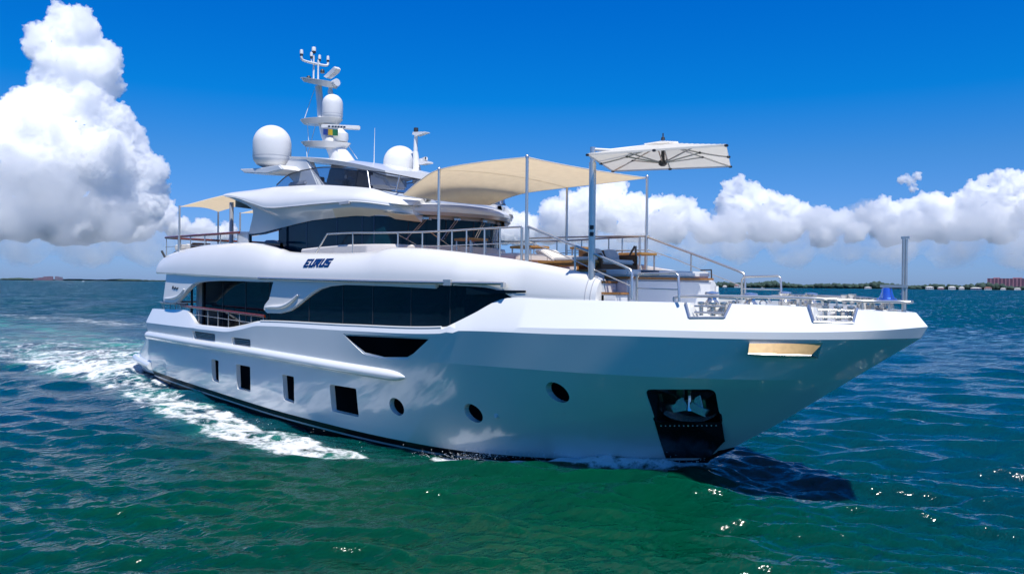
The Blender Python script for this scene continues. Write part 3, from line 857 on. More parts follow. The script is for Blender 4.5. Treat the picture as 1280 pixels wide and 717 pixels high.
# visor over the front windows: soffit, lip and top
vp = path_front(2.78, -8.05, .21, 2.36, -10.7, 10, 30, -11.0)
vg = path_front(2.66, GX0, .22, 2.25, -10.4, 10, 30, -11.0)
vt = path_front(2.05, -9.5, .16, 1.75, -11.2, 10, 30, -11.4)
vz = lambda x: float(np.interp(x, [-11, -9.6, -9.0, -8.05], [7.0, 6.72, 6.66, 6.62]))
mb = MB(); mb.cur = 1
mb.grid([[(x, y, gz(x) + .03) for x, y in vg], [(x * .97 + a * .03, y, gz(x) + .14) for (x, y), (a, b) in zip(vg, vp)]])
mb.cur = 2
mb.grid([[(x * .97 + a * .03, y, gz(x) + .14) for (x, y), (a, b) in zip(vg, vp)], [(.25 * gx + .75 * x, .25 * gy + .75 * y, vz(x) - .10) for (x, y), (gx, gy) in zip(vp, vg)]])
mb.cur = 0
mb.grid([[(.25 * gx + .75 * x, .25 * gy + .75 * y, vz(x) - .10) for (x, y), (gx, gy) in zip(vp, vg)],
         [(x, y, vz(x)) for x, y in vp],
         [(x, y, vz(x) + .09) for x, y in vp],
         [(.88 * x + .12 * a, .88 * y + .12 * b, vz(x) + .22) for (x, y), (a, b) in zip(vp, vt)],
         [(.5 * x + .5 * a, .5 * y + .5 * b, vz(x) + .40) for (x, y), (a, b) in zip(vp, vt)],
         [(x, y, max(7.12, tz(x) - .12)) for x, y in vt]])
visor = put("windscreen_visor", mb, [M['white'], M['satin'], M['cream']], yacht, smooth=40)
# soffit lights
for y in (-2.35, -1.3, .3, 1.7):
    x = -8.36 - .2 * y * y
    mb = MB().lathe([(0, 0), (.05, 0), (.05, .03), (0, .03)], (x - .12, y, vz(x) - .11), 10); put("soffit_lamp", mb, M['dark'], visor, smooth=40)
# wipers
for y in (-1.65, -.75, .35, 1.5):
    gx = GX0 - .22 * y * y + .05; mb = MB()
    nx, ny = 1.0, .44 * y; l = math.hypot(nx, ny); tx, ty = -ny / l, nx / l
    a = (gx + .06, y, 6.44); 
    e = (gx + .05 - .44 * y * -.42, y - .42, 5.75)
    e = (GX0 - .22 * (y - .42) ** 2 + .05, y - .42, 5.78)
    mb.tube([a, e], .013, 6); mb.tube([(a[0], a[1] + .09, a[2]), (e[0] + .0, e[1] + .11, e[2] + .02)], .013, 6)
    mb.box((a[0] - .02, a[1] + .04, a[2] + .02), (.12, .22, .07), rz=math.atan2(ty, tx) - math.pi / 2)
    mb.tube([(GX0 - .22 * (e[1] - .28) ** 2 + .03, e[1] - .28, 6.02), (GX0 - .22 * (e[1] + .25) ** 2 + .03, e[1] + .25, 5.62)], .012, 6)
    put("wiper", mb, M['steel'], yacht, smooth=40)


# ------------------------------------------------------------------ flybridge windscreen
wb = [(-17.153, -2.450, 8.001), (-15.503, -2.450, 7.900), (-13.975, -2.450, 7.807), (-12.457, -2.450, 7.658), (-10.603, -2.450, 7.420), (-9.666, -2.350, 7.269), (-8.9, -1.7, 7.12), (-8.55, -.8, 7.08), (-8.45, 0, 7.08)]
wt = [(-17.088, -2.420, 8.090), (-16.197, -2.420, 8.390), (-14.928, -2.400, 8.466), (-13.476, -2.380, 8.415), (-10.739, -2.360, 8.010), (-9.586, -2.260, 7.788), (-9.1, -1.65, 7.66), (-8.8, -.8, 7.62), (-8.7, 0, 7.62)]
for s in (-1, 1):
    a = cr([(x, s * abs(y), z) for x, y, z in wb], 5); b = cr([(x, s * abs(y), z) for x, y, z in wt], 5)
    mb = MB().grid([a, b]); ws = put("fly_windscreen", mb, M['screen'], yacht, smooth=40)
    mb = MB(); mb.tube(b, .022, 6); mb.tube(a, .018, 6)
    put("screen_frame", mb, M['dark'], ws, smooth=60)
    for i in (11, 19, 25, 32):
        mb = MB().tube([a[i], b[i]], .028, 6); put("screen_post", mb, M['steel'], ws, smooth=60)

# hardtop on two leaning legs
hl = [(-17.339, -1.750, 9.277), (-15.413, -1.750, 9.013), (-13.042, -1.750, 8.597), (-11.056, -1.750, 8.144)]
mb = MB(); rt, rb = [], []
for x, y, z in cr(hl, 5):
    rt.append([(x, yy, z + .10 * (1 - (yy / 1.75) ** 2)) for yy in np.linspace(-1.78, 1.78, 13)])
    rb.append([(x, yy, z - .16) for yy in np.linspace(-1.70, 1.70, 13)])
mb.grid(rt); mb.grid(rb)
for rr in ([r[0] for r in rt], [r[0] for r in rb]), ([r[-1] for r in rt], [r[-1] for r in rb]), (rt[0], rb[0]), (rt[-1], rb[-1]): mb.grid(list(rr))
hardtop = put("hardtop", mb, M['white'], yacht, smooth=40, weld=True)
for s in (-1, 1):
    mb = MB(); o = [(-17.339, -1.750, 9.261), (-16.093, -1.750, 9.069), (-15.801, -1.750, 8.679), (-15.285, -1.750, 7.978), (-15.335, -1.750, 7.596), (-16.713, -1.750, 7.694), (-17.080, -1.750, 8.245), (-17.949, -1.750, 8.822)]
    mb.prism([(x, s * 1.74, z) for x, y, z in o], (0, -s * .30, 0)); put("hardtop_leg", mb, M['white'], yacht, smooth=30, bevel=.05)
    # shelf carrying the dome
    mb = MB(); o = [(-20.032, -1.900, 8.969), (-18.435, -1.900, 8.851), (-16.826, -1.900, 8.822), (-16.468, -1.900, 8.605), (-17.798, -1.900, 8.572), (-19.619, -1.900, 8.768)]
    mb.prism([(x, s * 2.5, z) for x, y, z in o], (0, -s * 1.0, 0)); put("dome_shelf", mb, M['white'], yacht, smooth=30, bevel=.04)
    mb = MB(); o = [(-12.378, -1.200, 8.243), (-11.534, -1.200, 8.002), (-11.122, -1.200, 7.587), (-12.369, -1.200, 7.683)]
    mb.prism([(x, s * 1.5, z) for x, y, z in o], (0, -s * .8, 0)); put("fly_seat", mb, M['cushion'], yacht, smooth=30, bevel=.1)

def radome(name, c, r, h, foot, parent, legs=True):
    """cylinder with a domed cap and a tapered foot; c is the centre of the bottom"""
    prof = [(.0, 0), (r * .55, .0), (r * .80, .05 * h), (r * .96, .14 * h), (r, .20 * h), (r, .24 * h), (r * 1.004, .245 * h), (r * 1.004, h - r * .98)]
    for k in range(1, 13):
        a = math.pi / 2 * k / 12; prof.append((r * math.cos(a), h - r * .98 + r * .98 * math.sin(a)))
    mb = MB().lathe(prof, c, 40); d = put(name, mb, M['dome'], parent, smooth=40)
    mb = MB().lathe([(r * .5, .02), (r * .95, .135 * h), (r * .95, .15 * h), (r * .4, .02)], c, 32)
    mb.lathe([(r * 1.006, .232 * h), (r * 1.008, .24 * h), (r * 1.006, .248 * h)], c, 40)
    put("dome_seam", mb, M['grey'], d, smooth=40)
    if legs:
        mb = MB()
        for k in range(6):
            a = k * math.pi / 3; mb.tube([(c[0] + .34 * r * math.cos(a), c[1] + .34 * r * math.sin(a), c[2] - foot), (c[0] + .34 * r * math.cos(a), c[1] + .34 * r * math.sin(a), c[2] + .04)], .05, 6)
        put("dome_legs", mb, M['steel'], d, smooth=40)
    return d
c = (-18.437, -1.900, 8.947); radome("satellite_dome", (c[0], -1.9, c[2]), .735, (-18.465, -1.900, 10.601)[2] - c[2], .18, yacht)
c = (-14.978, 1.800, 8.477); radome("satellite_dome", (c[0], 1.8, c[2]), .66, (-14.999, 1.800, 9.867)[2] - c[2], .25, yacht)
c = (-17.094, 0.000, 10.873); radome("mast_dome", (c[0] + .0, 0, c[2]), .41, (-17.111, 0.000, 11.952)[2] - c[2], .10, yacht)
mb = MB().lathe([(0, 0), (.11, 0), (.11, .06), (.05, .28), (.03, .34), (0, .34)], (-17.259, 0.000, 12.008), 12); put("gps_antenna", mb, M['satin'], yacht, smooth=40)

# mast: raked column, platforms, antenna fork, horns, radar
mb = MB()
sec = [((-16.231, 0.000, 9.006), .80, .36), ((-16.580, 0.000, 9.485), .62, .30), ((-17.350, 0.000, 10.246), .38, .24), ((-17.902, 0.000, 10.968), .19, .15), ((-18.036, 0.000, 11.773), .16, .12), ((-18.169, 0.000, 12.451), .17, .13)]
rings = []
for (x, y, z), a, b in sec:
    rings.append([(x + a * math.cos(t), b * math.sin(t), z) for t in [2 * math.pi * k / 16 for k in range(16)]])
mb.grid(rings, close=True); mast = put("radar_mast", mb, M['white'], yacht, smooth=50)
def platform(p0, p1, hw, th, name):
    a, b = P_(p0), P_(p1)
    mb = MB(); n = 14; top, bot, rim = [], [], []
    for k in range(24):
        t = 2 * math.pi * k / 24; u = .5 + .5 * math.cos(t); yy = hw * math.sin(t)
        x = a[0] + (b[0] - a[0]) * (1 - u); z = a[2] + (b[2] - a[2]) * (1 - u)
        top.append((x, yy, z)); bot.append((.5 * (a[0] + b[0]) + (x - .5 * (a[0] + b[0])) * .8, yy * .8, z - th))
    mb.add(top + bot, [tuple(range(24)), tuple(range(47, 23, -1))] + [(i, i + 24, (i + 1) % 24 + 24, (i + 1) % 24) for i in range(24)])
    return put(name, mb, M['white'], mast, smooth=40, bevel=.015)
P_ = lambda p: p
platform((-19.245, 0.000, 12.951), (-16.856, 0.000, 12.390), .62, .20, "mast_platform")
platform((-19.280, 0.000, 11.156), (-16.602, 0.000, 10.933), .60, .20, "mast_platform")
platform((-19.201, 0.000, 10.238), (-16.020, 0.000, 9.895), .66, .22, "mast_platform")
mb = MB(); f0 = (-18.297, 0.000, 12.736)
for px in (388.5, 393.5):
    a = (-18.671, 0.000, 12.801); mb.tube([(f0[0] - .25 + (px - 388.5) * .07, 0, f0[2]), (f0[0] - .25 + (px - 388.5) * .07, 0, f0[2] + (1.05 if px < 390 else .80))], .035, 8)
zf_ = (-18.557, 0.000, 13.444)[2]
mb.tube(cr([(f0[0] - .16, -.62, zf_ + .20), (f0[0] - .16, -.60, zf_ + .05), (f0[0] - .16, -.35, zf_ + .0), (f0[0] - .16, .35, zf_), (f0[0] - .16, .60, zf_ + .05), (f0[0] - .16, .62, zf_ + .20)], 4), .05, 8)
put("antenna_fork", mb, M['satin'], mast, smooth=60)
for (dx, dy, dz, r) in ((-.16, -.62, .26, .07), (-.16, .62, .26, .06), (-.16, .22, .22, .06), (-.18, -.15, .26, .06), (-.25, 0, .52, .09)):
    mb = MB().lathe([(0, 0), (r, 0), (r, .10), (r * .8, .17), (0, .19)], (f0[0] + dx, dy, zf_ + dz), 12)
    if dy in (.22, -.15): mb.tube([(f0[0] + dx, dy, zf_), (f0[0] + dx, dy, zf_ + dz)], .025, 6)
    l = put("antenna_lamp", mb, M['satin'], mast, smooth=40)
    mb = MB().lathe([(r * .9, -.08), (r * .9, 0), (0, 0), (0, -.08)], (f0[0] + dx, dy, zf_ + dz), 12); put("lamp_base", mb, M['dark'], l, smooth=40)
# searchlight / horns at the upper platform
mb = MB(); h0 = (-17.272, 0.000, 12.784)
mb.prism([(h0[0] - .35, -.12, h0[2] - .05), (h0[0] + .45, -.12, h0[2] + .22), (h0[0] + .60, -.12, h0[2] + .10), (h0[0] + .45, -.12, h0[2] - .02), (h0[0] - .1, -.12, h0[2] - .16)], (0, .24, 0))
h1 = (-16.914, 0.000, 12.368); mb.lathe([(0, -.3), (.10, -.3), (.16, .25), (0, .25)], (h1[0] - .1, 0, h1[2]), 14, 'X')
put("mast_horn", mb, M['white'], mast, smooth=40, bevel=.02)
for p in ((-17.873, 0.000, 12.989), (-18.925, 0.000, 12.912)):
    mb = MB().lathe([(0, 0), (.09, 0), (.09, .10), (.05, .15), (0, .15)], (p[0], 0, p[2] - .05), 10); put("mast_lamp", mb, M['dark'], mast, smooth=40)
# open array radar: pedestal and bar
r0 = (-16.478, 0.000, 10.266)
mb = MB().lathe([(0, -.30), (.26, -.30), (.30, -.18), (.30, .02), (.20, .10), (.10, .22), (0, .22)], r0, 20); put("radar_pedestal", mb, M['satin'], mast, smooth=40)
ra, rb_ = (-17.246, -0.400, 10.626), (-15.740, 0.400, 10.481)
mb = MB(); dv = Vector(rb_) - Vector(ra)
mb.box(tuple((Vector(ra) + Vector(rb_)) / 2), (dv.length, .12, .17), rz=math.atan2(dv.y, dv.x), ry=math.atan2(-dv.z, dv.length))
rbar = put("radar_bar", mb, M['satin'], mast, smooth=0, bevel=.03)
mb = MB()
for i in range(6):
    t = .22 + .075 * i + (.0 if i < 1 else .02); q = Vector(ra).lerp(Vector(rb_), t); nrm = Vector((dv.y, -dv.x, 0)).normalized()
    mb.box(tuple(q + nrm * .062), (.10, .006, .07), rz=math.atan2(dv.y, dv.x))
put("bar_marking", mb, M['navy'], rbar, smooth=0)
# courtesy flag under the radar bar
fa_, fb_ = (-17.094, -0.420, 10.508), (-16.054, -0.420, 10.341); hz = (-17.094, -0.420, 10.508)[2] - (-17.090, -0.420, 10.269)[2]
mb = MB(); rows = []
for i in range(13):
    t_ = i / 12; x = fa_[0] + (fb_[0] - fa_[0]) * t_; rows.append([(x, fa_[1] + .03 * math.sin(t_ * 9), fa_[2] + (fb_[2] - fa_[2]) * t_ - hz * k / 6) for k in range(7)])
for q, (i0, i1) in enumerate(((0, 4), (4, 8), (8, 12))):
    mb.cur = q; mb.grid(rows[i0:i1 + 1]); mb.grid([[(x, y + .008, z) for x, y, z in r] for r in rows[i0:i1 + 1]])
flag = put("courtesy_flag", mb, [mat('flag_blue', (.01, .05, .25), .8, noise=.05), mat('flag_yellow', (.65, .42, .02), .8, noise=.05), mat('flag_green', (.01, .16, .06), .8, noise=.05)], None, loc=fa_, smooth=60)
tag(flag, "small flag of blue, yellow and green bands hanging under the radar bar", "flag")
# stays and whips
for a, b in (((-18.477, 0.000, 12.370), (-18.427, -0.500, 11.030)), ((-18.345, -0.400, 10.936), (-18.208, -0.400, 10.101)), ((-18.766, 0.300, 11.198), (-20.354, 0.800, 9.884)), ((-18.456, -0.400, 10.065), (-17.984, -0.600, 9.466)), ((-16.476, 0.300, 9.925), (-16.183, 0.600, 9.323)), ((-17.208, 0.400, 9.958), (-17.158, 0.600, 9.522))):
    mb = MB().tube([a, b], .012, 5); put("mast_stay", mb, M['satin'], mast, smooth=60)
mb = MB().tube([(-15.486, 0.900, 9.096), (-15.453, 0.900, 10.515)], [.02, .008], 6); put("whip_aerial", mb, M['satin'], yacht, smooth=60)
# port side camera mast
q = [(-13.800, 1.800, 8.315), (-13.907, 1.800, 8.822), (-13.992, 1.800, 9.517), (-13.977, 1.800, 10.202)]
mb = MB(); mb.tube(q[:3], [.24, .16, .10], 12); mb.tube(q[2:], [.085, .07], 12)
mb.prism([(-14.100, 1.700, 10.204), (-13.848, 1.700, 10.110), (-13.210, 1.700, 10.168), (-13.307, 1.700, 10.211), (-14.051, 1.700, 10.291)], (0, .2, 0))
mb.prism([(-13.633, 1.700, 8.971), (-13.096, 1.700, 8.979), (-13.097, 1.700, 9.040), (-13.636, 1.700, 9.188)], (0, .25, 0))
pm = put("camera_mast", mb, M['white'], yacht, smooth=40)
mb = MB().lathe([(0, 0), (.09, 0), (.09, .14), (0, .16)], (-13.978, 1.800, 10.311), 12); put("mast_lamp", mb, M['dark'], pm, smooth=40)
a = (-13.417, 1.800, 9.177); mb = MB().box(a, (.30, .14, .14), rz=-.3).box((a[0] - .2, a[1], a[2]), (.2, .1, .1)); cm = put("mast_camera", mb, M['satin'], pm, smooth=0, bevel=.02)
mb = MB().box((a[0] + .10, a[1] - .07, a[2] + .01), (.16, .03, .09), rz=-.3); put("camera_lens", mb, M['dark'], cm, smooth=0)
# helm console seen through the screen, with the round dial
mb = MB(); o = [(-17.591, 0.200, 9.096), (-15.583, 0.200, 8.777), (-15.791, 0.200, 7.950), (-18.059, 0.200, 8.119)]
mb.prism(o, (0, 1.3, 0)); con = put("helm_console", mb, M['black'], yacht, smooth=0, bevel=.05)
d = (-16.373, 0.190, 8.596); mb = MB().lathe([(0, 0), (.075, 0), (.075, -.02), (0, -.02)], d, 16, 'Y'); put("console_dial", mb, M['satin'], con, smooth=40)
mb = MB(); a = (-17.271, -0.400, 8.455); mb.box(a, (.22, .25, .30)); mb.box((a[0], a[1], a[2] - .3), (.3, .4, .2)); put("helm_screen", mb, M['dark'], yacht, smooth=0, bevel=.03)
mb = MB(); a = (-16.722, -1.300, 8.166); mb.box(a, (1.3, 1.0, .20)); put("fly_bench", mb, M['grey'], yacht, smooth=0, bevel=.06)

# ------------------------------------------------------------------ stainless rails of the upper deck
def rail_line(pts, r=.026): return MB().tube(cr(pts, 3), r, 8)
def mirror_pts(pts, s): return [(x, s * abs(y), z) for x, y, z in pts]
for s in (-1, 1):
    top = [(-13.211, -3.050, 5.400), (-12.519, -3.050, 6.015), (-11.052, -3.050, 5.998), (-9.778, -3.020, 5.951), (-8.604, -2.980, 5.920), (-7.680, -2.950, 5.897), (-6.537, -2.850, 5.891), (-5.569, -2.750, 5.902), (-4.504, -2.680, 5.904), (-3.846, -2.620, 5.900)]
    base = lambda x: ftz(x) - .25
    mb = MB(); mb.tube([(x, s * abs(y), z) for x, y, z in top[:2]], .028, 8); mb.tube([(x, s * abs(y), z) for x, y, z in cr(top[1:], 3)], .028, 8)
    rail = put("upper_deck_rail", mb, M['steel'], yacht, smooth=60)
    xt = lin([q[0] for q in top[1:]], [q[2] for q in top[1:]]); yt = lin([q[0] for q in top[1:]], [abs(q[1]) for q in top[1:]])
    for p in ((-11.002, -3.050, 5.765), (-8.700, -2.980, 5.694), (-7.578, -2.940, 5.660), (-6.384, -2.830, 5.626), (-5.830, -2.780, 5.611), (-5.155, -2.710, 5.592), (-4.591, -2.680, 5.576)):
        x = p[0]; mb = MB().tube([(x, s * yt(x), base(x)), (x, s * yt(x), xt(x))], .024, 6); put("stanchion", mb, M['steel'], rail, smooth=60)
    mb = MB().tube([(x, s * yt(x), xt(x) - .42) for x in np.linspace((-7.578, -2.940, 5.660)[0], -3.9, 10)], .014, 6); put("rail_wire", mb, M['steel'], rail, smooth=60)
    # rail going down to the foredeck
    t2 = [(-3.632, -2.600, 5.902), (-2.517, -2.600, 5.522), (-1.359, -2.600, 5.129), (-0.522, -2.600, 4.834), (-0.337, -2.600, 4.758), (-0.291, -2.600, 4.666), (-0.284, -2.600, 4.076)]
    mb = MB(); mb.tube([(x, s * 2.6, z) for x, y, z in t2], .034, 8)
    l2 = [(-3.570, -2.600, 5.494), (-2.513, -2.600, 5.172), (-1.354, -2.600, 4.745), (-0.333, -2.600, 4.389)]; mb.tube([(x, s * 2.6, z) for x, y, z in l2], .016, 6)
    rail = put("stair_rail", mb, M['steel'], yacht, smooth=60)
    for px, yt_, yb_ in ((719, 307, 345), (652, 284, 325), (660.5, 283, 325)):
        x, _, z = P_((0, 0, 0)) if False else (0, 0, 0)
    for (x, _, z) in ((-2.016, -2.600, 5.339), (-3.850, -2.600, 5.891), (-3.632, -2.600, 5.881)):
        mb = MB().tube([(x, s * 2.6, 4.7), (x, s * 2.6, z)], .038 if x < -3.6 else .026, 8); put("stanchion", mb, M['steel'], rail, smooth=60)
    # gate frame on the foredeck
    g = [(-0.279, -2.420, 4.037), (-0.286, -2.420, 4.576), (-0.219, -2.420, 4.659), (0.760, -2.420, 4.684), (0.844, -2.420, 4.630), (0.872, -2.420, 4.044)]
    mb = MB(); mb.tube([(x, s * 2.42, z) for x, y, z in g], .030, 8); a, b = (-0.260, -2.420, 4.335), (0.848, -2.420, 4.319)
    mb.tube([(a[0], s * 2.42, a[2]), (b[0], s * 2.42, b[2])], .018, 6); put("gate_frame", mb, M['steel'], yacht, smooth=60)
    # bow rail
    br = [(0.662, -2.227, 3.984), (0.618, -2.243, 4.091), (0.697, -2.219, 4.147), (1.263, -2.036, 4.174), (2.081, -1.755, 4.178), (2.770, -1.476, 4.172), (3.445, -1.225, 4.158), (3.986, -0.911, 4.128), (4.455, -0.654, 4.112), (4.70, -.25, (4.739, -0.250, 4.111)[2]), (4.92, -.08, (4.827, -0.050, 4.106)[2])]
    mb = MB(); mb.tube([(x, s * abs(y), z) for x, y, z in cr(br, 4)], .034, 8); rail = put("bow_rail", mb, M['steel'], yacht, smooth=60)
    xt = lin([q[0] for q in br[2:]], [q[2] for q in br[2:]]); yt = lin([q[0] for q in br[2:]], [abs(q[1]) for q in br[2:]])
    for x in ((1.945, -1.820, 4.150)[0], (3.161, -1.325, 4.170)[0], (3.800, -1.026, 4.147)[0], (4.229, -0.781, 4.121)[0], 4.62):
        mb = MB().tube([(x, s * yt(x), 3.6), (x, s * yt(x), xt(x))], .024, 6); put("stanchion", mb, M['steel'], rail, smooth=60)

# transverse rail across the fore end of the lounge and rails on the port side aft of it
mb = MB(); a = (-6.812, 2.600, 5.888)
mb.tube([(-3.5, 2.6, 5.90), (-5, 2.65, 5.95), (-7, 2.8, 6.0), (-9, 2.95, 6.04)], .026, 8)
mb.tube([(-3.5, 2.6, 5.48), (-5, 2.65, 5.5), (-7, 2.8, 5.55)], .014, 6)
put("lounge_rail", mb, M['steel'], yacht, smooth=60)

# aft upper deck rails with varnished caps
for s in (-1, 1):
    q = [(-19.048, -2.950, 6.328), (-20.770, -3.100, 6.322), (-22.840, -3.200, 6.327), (-25.636, -3.200, 6.338)]
    mb = MB(); mb.tube([(x, s * abs(y), z) for x, y, z in cr(q, 4)], .05, 8); rail = put("aft_deck_rail", mb, M['varnish'], yacht, smooth=60)
    zf = lin([p[0] for p in q[::-1]], [p[2] for p in q[::-1]]); yf = lin([p[0] for p in q[::-1]], [abs(p[1]) for p in q[::-1]])
    for x in np.linspace(q[-1][0] + .1, q[0][0] - .1, 6):
        mb = MB().tube([(x, s * yf(x), 5.0), (x, s * yf(x), zf(x))], .024, 6); put("stanchion", mb, M['steel'], rail, smooth=60)
    mb = MB().tube([(x, s * yf(x), zf(x) - .42) for x in np.linspace(q[-1][0], q[0][0], 8)], .014, 6); put("rail_wire", mb, M['steel'], rail, smooth=60)
q0 = (-25.636, -3.200, 6.338)
mb = MB().tube([(q0[0], -3.2, q0[2]), (q0[0] - .25, -2.6, q0[2]), (q0[0] - .35, 0, q0[2]), (q0[0] - .25, 2.6, q0[2]), (q0[0], 3.2, q0[2])], .05, 8)
rail = put("aft_deck_rail", mb, M['varnish'], yacht, smooth=60)
for y in (-2.4, -1.2, 0, 1.2, 2.4):
    mb = MB().tube([(q0[0] - .30, y, 5.0), (q0[0] - .30, y, q0[2])], .024, 6); put("stanchion", mb, M['steel'], rail, smooth=60)
mb = MB().tube([(q0[0] + .05, -3.0, 5.0), (q0[0] - .30, -3.25, 5.75)], .05, 8); put("flag_socket", mb, M['dark'], yacht, smooth=60)
# heavy posts that hold up the roof aft
for s in (-1, 1):
    p = (-20.657, -2.500, 7.549); mb = MB().tube([(p[0], s * 2.5, 5.2), (p[0], s * 2.5, p[2] + .1)], .085, 10); put("roof_post", mb, M['grey'], yacht, smooth=60)

# ------------------------------------------------------------------ foredeck: lounge front, steps, lockers
WX = -.78
zT = 4.64
mb = MB(); mb.box((WX - .70, -.20, 4.02), (1.4, 3.75, 1.06))
fl = put("lounge_front", mb, M['white'], yacht, smooth=0, bevel=.05)
mb = MB().box((WX - .68, -.20, 4.585), (1.46, 3.83, .055)); put("teak_coping", mb, M['teak'], fl, smooth=0, bevel=.01)
mb = MB().box((WX - .72, -.20, 4.70), (1.36, 3.73, .17)); put("locker_top", mb, M['white'], fl, smooth=0, bevel=.04)
mb = MB().box((WX - .025, -1.15, 4.715), (.03, .72, .12)); put("dark_panel", mb, M['navy'], fl, smooth=0)
mb = MB(); mb.tube([(WX + .02, 1.1, 4.82), (WX + .02, 1.62, 4.84), (WX + .02, 1.64, 4.6)], .022, 6); put("locker_rail", mb, M['dark'], fl, smooth=60)
mb = MB()
for i in range(3):
    mb.box((WX - .42 - .35 * i, -2.32, 3.3 + (.88 + .27 * i) / 2), (.84, .46, .88 + .27 * i))
st = put("foredeck_steps", mb, M['satin'], yacht, smooth=0, bevel=.02)
for i in range(3):
    mb = MB().box((WX - .42 - .35 * i, -2.32, 4.205 + .27 * i), (.90, .47, .05)); put("teak_tread", mb, M['teak'], st, smooth=0)
mb = MB().lathe([(0, 0), (.035, 0), (.035, .03), (0, .03)], (WX - .10, -2.35, 4.05), 10, 'X'); put("step_lamp", mb, M['dark'], st, smooth=40)
mb = MB(); mb.tube([(WX + .1, 1.78, 3.5), (WX + .1, 1.78, 4.4)], .05, 8); put("corner_post", mb, M['satin'], fl, smooth=60)

# fairleads let into the bulwark: frame, bollards, rollers
for s in (-1, 1):
    for q in FAIR:
        (xa, zA), (xb, zB), (xc, zC), (xd, zD) = q
        mb = MB()
        for (x0, z0), (x1, z1) in (((xa, zA), (xd, zD)), ((xd, zD), (xc, zC)), ((xc, zC), (xb, zB))):
            y0, y1 = hull_b(x0, min(z0, 3.99)), hull_b(x1, min(z1, 3.99))
            mb.tube([(x0, s * (y0 - .0), min(z0, 4.02)), (x1, s * (y1 - .0), min(z1, 4.02))], .035, 6)
        fr = put("fairlead_frame", mb, M['chrome'], hull, smooth=60)
        L = xc - xd
        for t, r in ((.15, .05), (.50, .06), (.82, .05)):
            x = xd + L * t; y = hull_b(x, 3.8) - .20
            mb = MB().lathe([(0, 0), (r, 0), (r, .22), (r * 1.6, .25), (r * 1.6, .30), (0, .31)], (x, s * y, zC + .03), 12); put("fairlead_post", mb, M['chrome'], fr, smooth=40)
        for zz in (.10, .24):
            mb = MB().tube([(xd + .04, s * (hull_b(xd, 3.8) - .06), zC + zz), (xc - .04, s * (hull_b(xc, 3.8) - .06), zC + zz)], .022, 8); put("fairlead_roller", mb, M['chrome'], fr, smooth=60)
        mb = MB().lathe([(0, -.28), (.09, -.28), (.09, .28), (0, .28)], (xd + L * .6, s * (hull_b(xd + L * .6, 3.8) - .36), zC + .14), 14, 'X'); put("fairlead_drum", mb, M['satin'], fr, smooth=40)
# bitts, capstans, cleats on the foredeck
def bitt(x, y, z, r=.055, h=.24):
    mb = MB().lathe([(0, 0), (r, 0), (r * .9, h * .6), (r * 1.7, h * .85), (r * 1.7, h), (0, h)], (x, y, z), 12)
    return put("mooring_bitt", mb, M['chrome'], yacht, smooth=40)
for s in (-1, 1):
    for p in ((3.049, -1.198, 4.048), (3.258, -1.116, 4.069), (3.577, -1.052, 3.941), (4.116, -0.655, 4.017), (4.336, -0.548, 4.005), (2.069, -1.555, 4.011)):
        bitt(p[0], s * abs(p[1]), p[2] - .06)
    for p in ((2.096, -1.500, 4.046), (1.294, -1.751, 4.066)):
        mb = MB().lathe([(0, -.14), (.15, -.14), (.16, -.04), (.10, .04), (.10, .10), (.16, .16), (.15, .20), (0, .22)], (p[0], s * abs(p[1]), p[2]), 18); put("capstan", mb, M['chrome'], yacht, smooth=40)
    p = (1.841, -1.769, 3.990); mb = MB(); mb.lathe([(0, -.1), (.06, -.1), (.06, .08), (0, .10)], (p[0], s * abs(p[1]), p[2]), 10); mb.tube([(p[0] - .12, s * abs(p[1]), p[2] + .06), (p[0] + .12, s * abs(p[1]), p[2] + .06)], .025, 6); put("deck_cleat", mb, M['chrome'], yacht, smooth=40)
    p = (2.426, -1.552, 3.993); mb = MB().tube([(p[0] + .08 * math.cos(a), s * abs(p[1]), p[2] + .05 + .06 * math.sin(a)) for a in np.linspace(0, 6.28, 14)], .016, 6); put("deck_ring", mb, M['steel'], yacht, smooth=60)
mb = MB(); a = (4.781, 0.000, 3.859)
mb.tube([(a[0], .0, a[2] - .1), (a[0], 0, (4.778, 0.000, 4.143)[2])], .045, 8); mb.tube([(a[0] - .02, 0, (4.779, 0.000, 4.126)[2]), (a[0] - .02, 0, (4.765, 0.000, 5.430)[2])], .036, 8); mb.tube([(a[0] + .035, 0, (4.779, 0.000, 4.093)[2]), (a[0] + .035, 0, (4.765, 0.000, 5.413)[2])], .028, 8)
mb.box((a[0] + .01, 0, (4.765, 0.000, 5.446)[2]), (.16, .05, .05))
staff = put("jack_staff", mb, M['steel'], yacht, smooth=60)
b0, b1 = (4.356, 0.000, 4.432), (4.791, 0.000, 4.427)
mb = MB().box(((b0[0] + b1[0]) / 2, 0, b0[2]), (b1[0] - b0[0] + .1, .09, .06)); mb.tube([(b0[0] + .35, 0, b0[2] - .16), (b1[0], 0, b0[2] - .16)], .016, 6); put("bell_bracket", mb, M['steel'], staff, smooth=40)
bc = (4.433, 0.000, 4.110)
hB = (4.430, 0.000, 4.407)[2] - bc[2]
mb = MB().lathe([(0, hB), (.08, hB), (.115, hB * .93), (.13, hB * .75), (.15, hB * .5), (.185, hB * .25), (.235, .06), (.26, .0), (.25, -.01), (.20, .03), (0, hB * .6)], (0, 0, 0), 28)
mb.v = [(x * .82 + bc[0], y * .82 + bc[1], z + bc[2]) for x, y, z in mb.v]
bell = put("ship_bell", mb, M['bell'], None, loc=(bc[0], bc[1], bc[2]), smooth=40)
tag(bell, "shiny blue tinted ship's bell hanging from the bracket at the bow staff", "bell")
mb = MB().tube([(bc[0], 0, bc[2] + .1), (bc[0], 0, bc[2] - .10)], [.02, .03], 8); put("clapper", mb, M['steel'], bell, smooth=60)

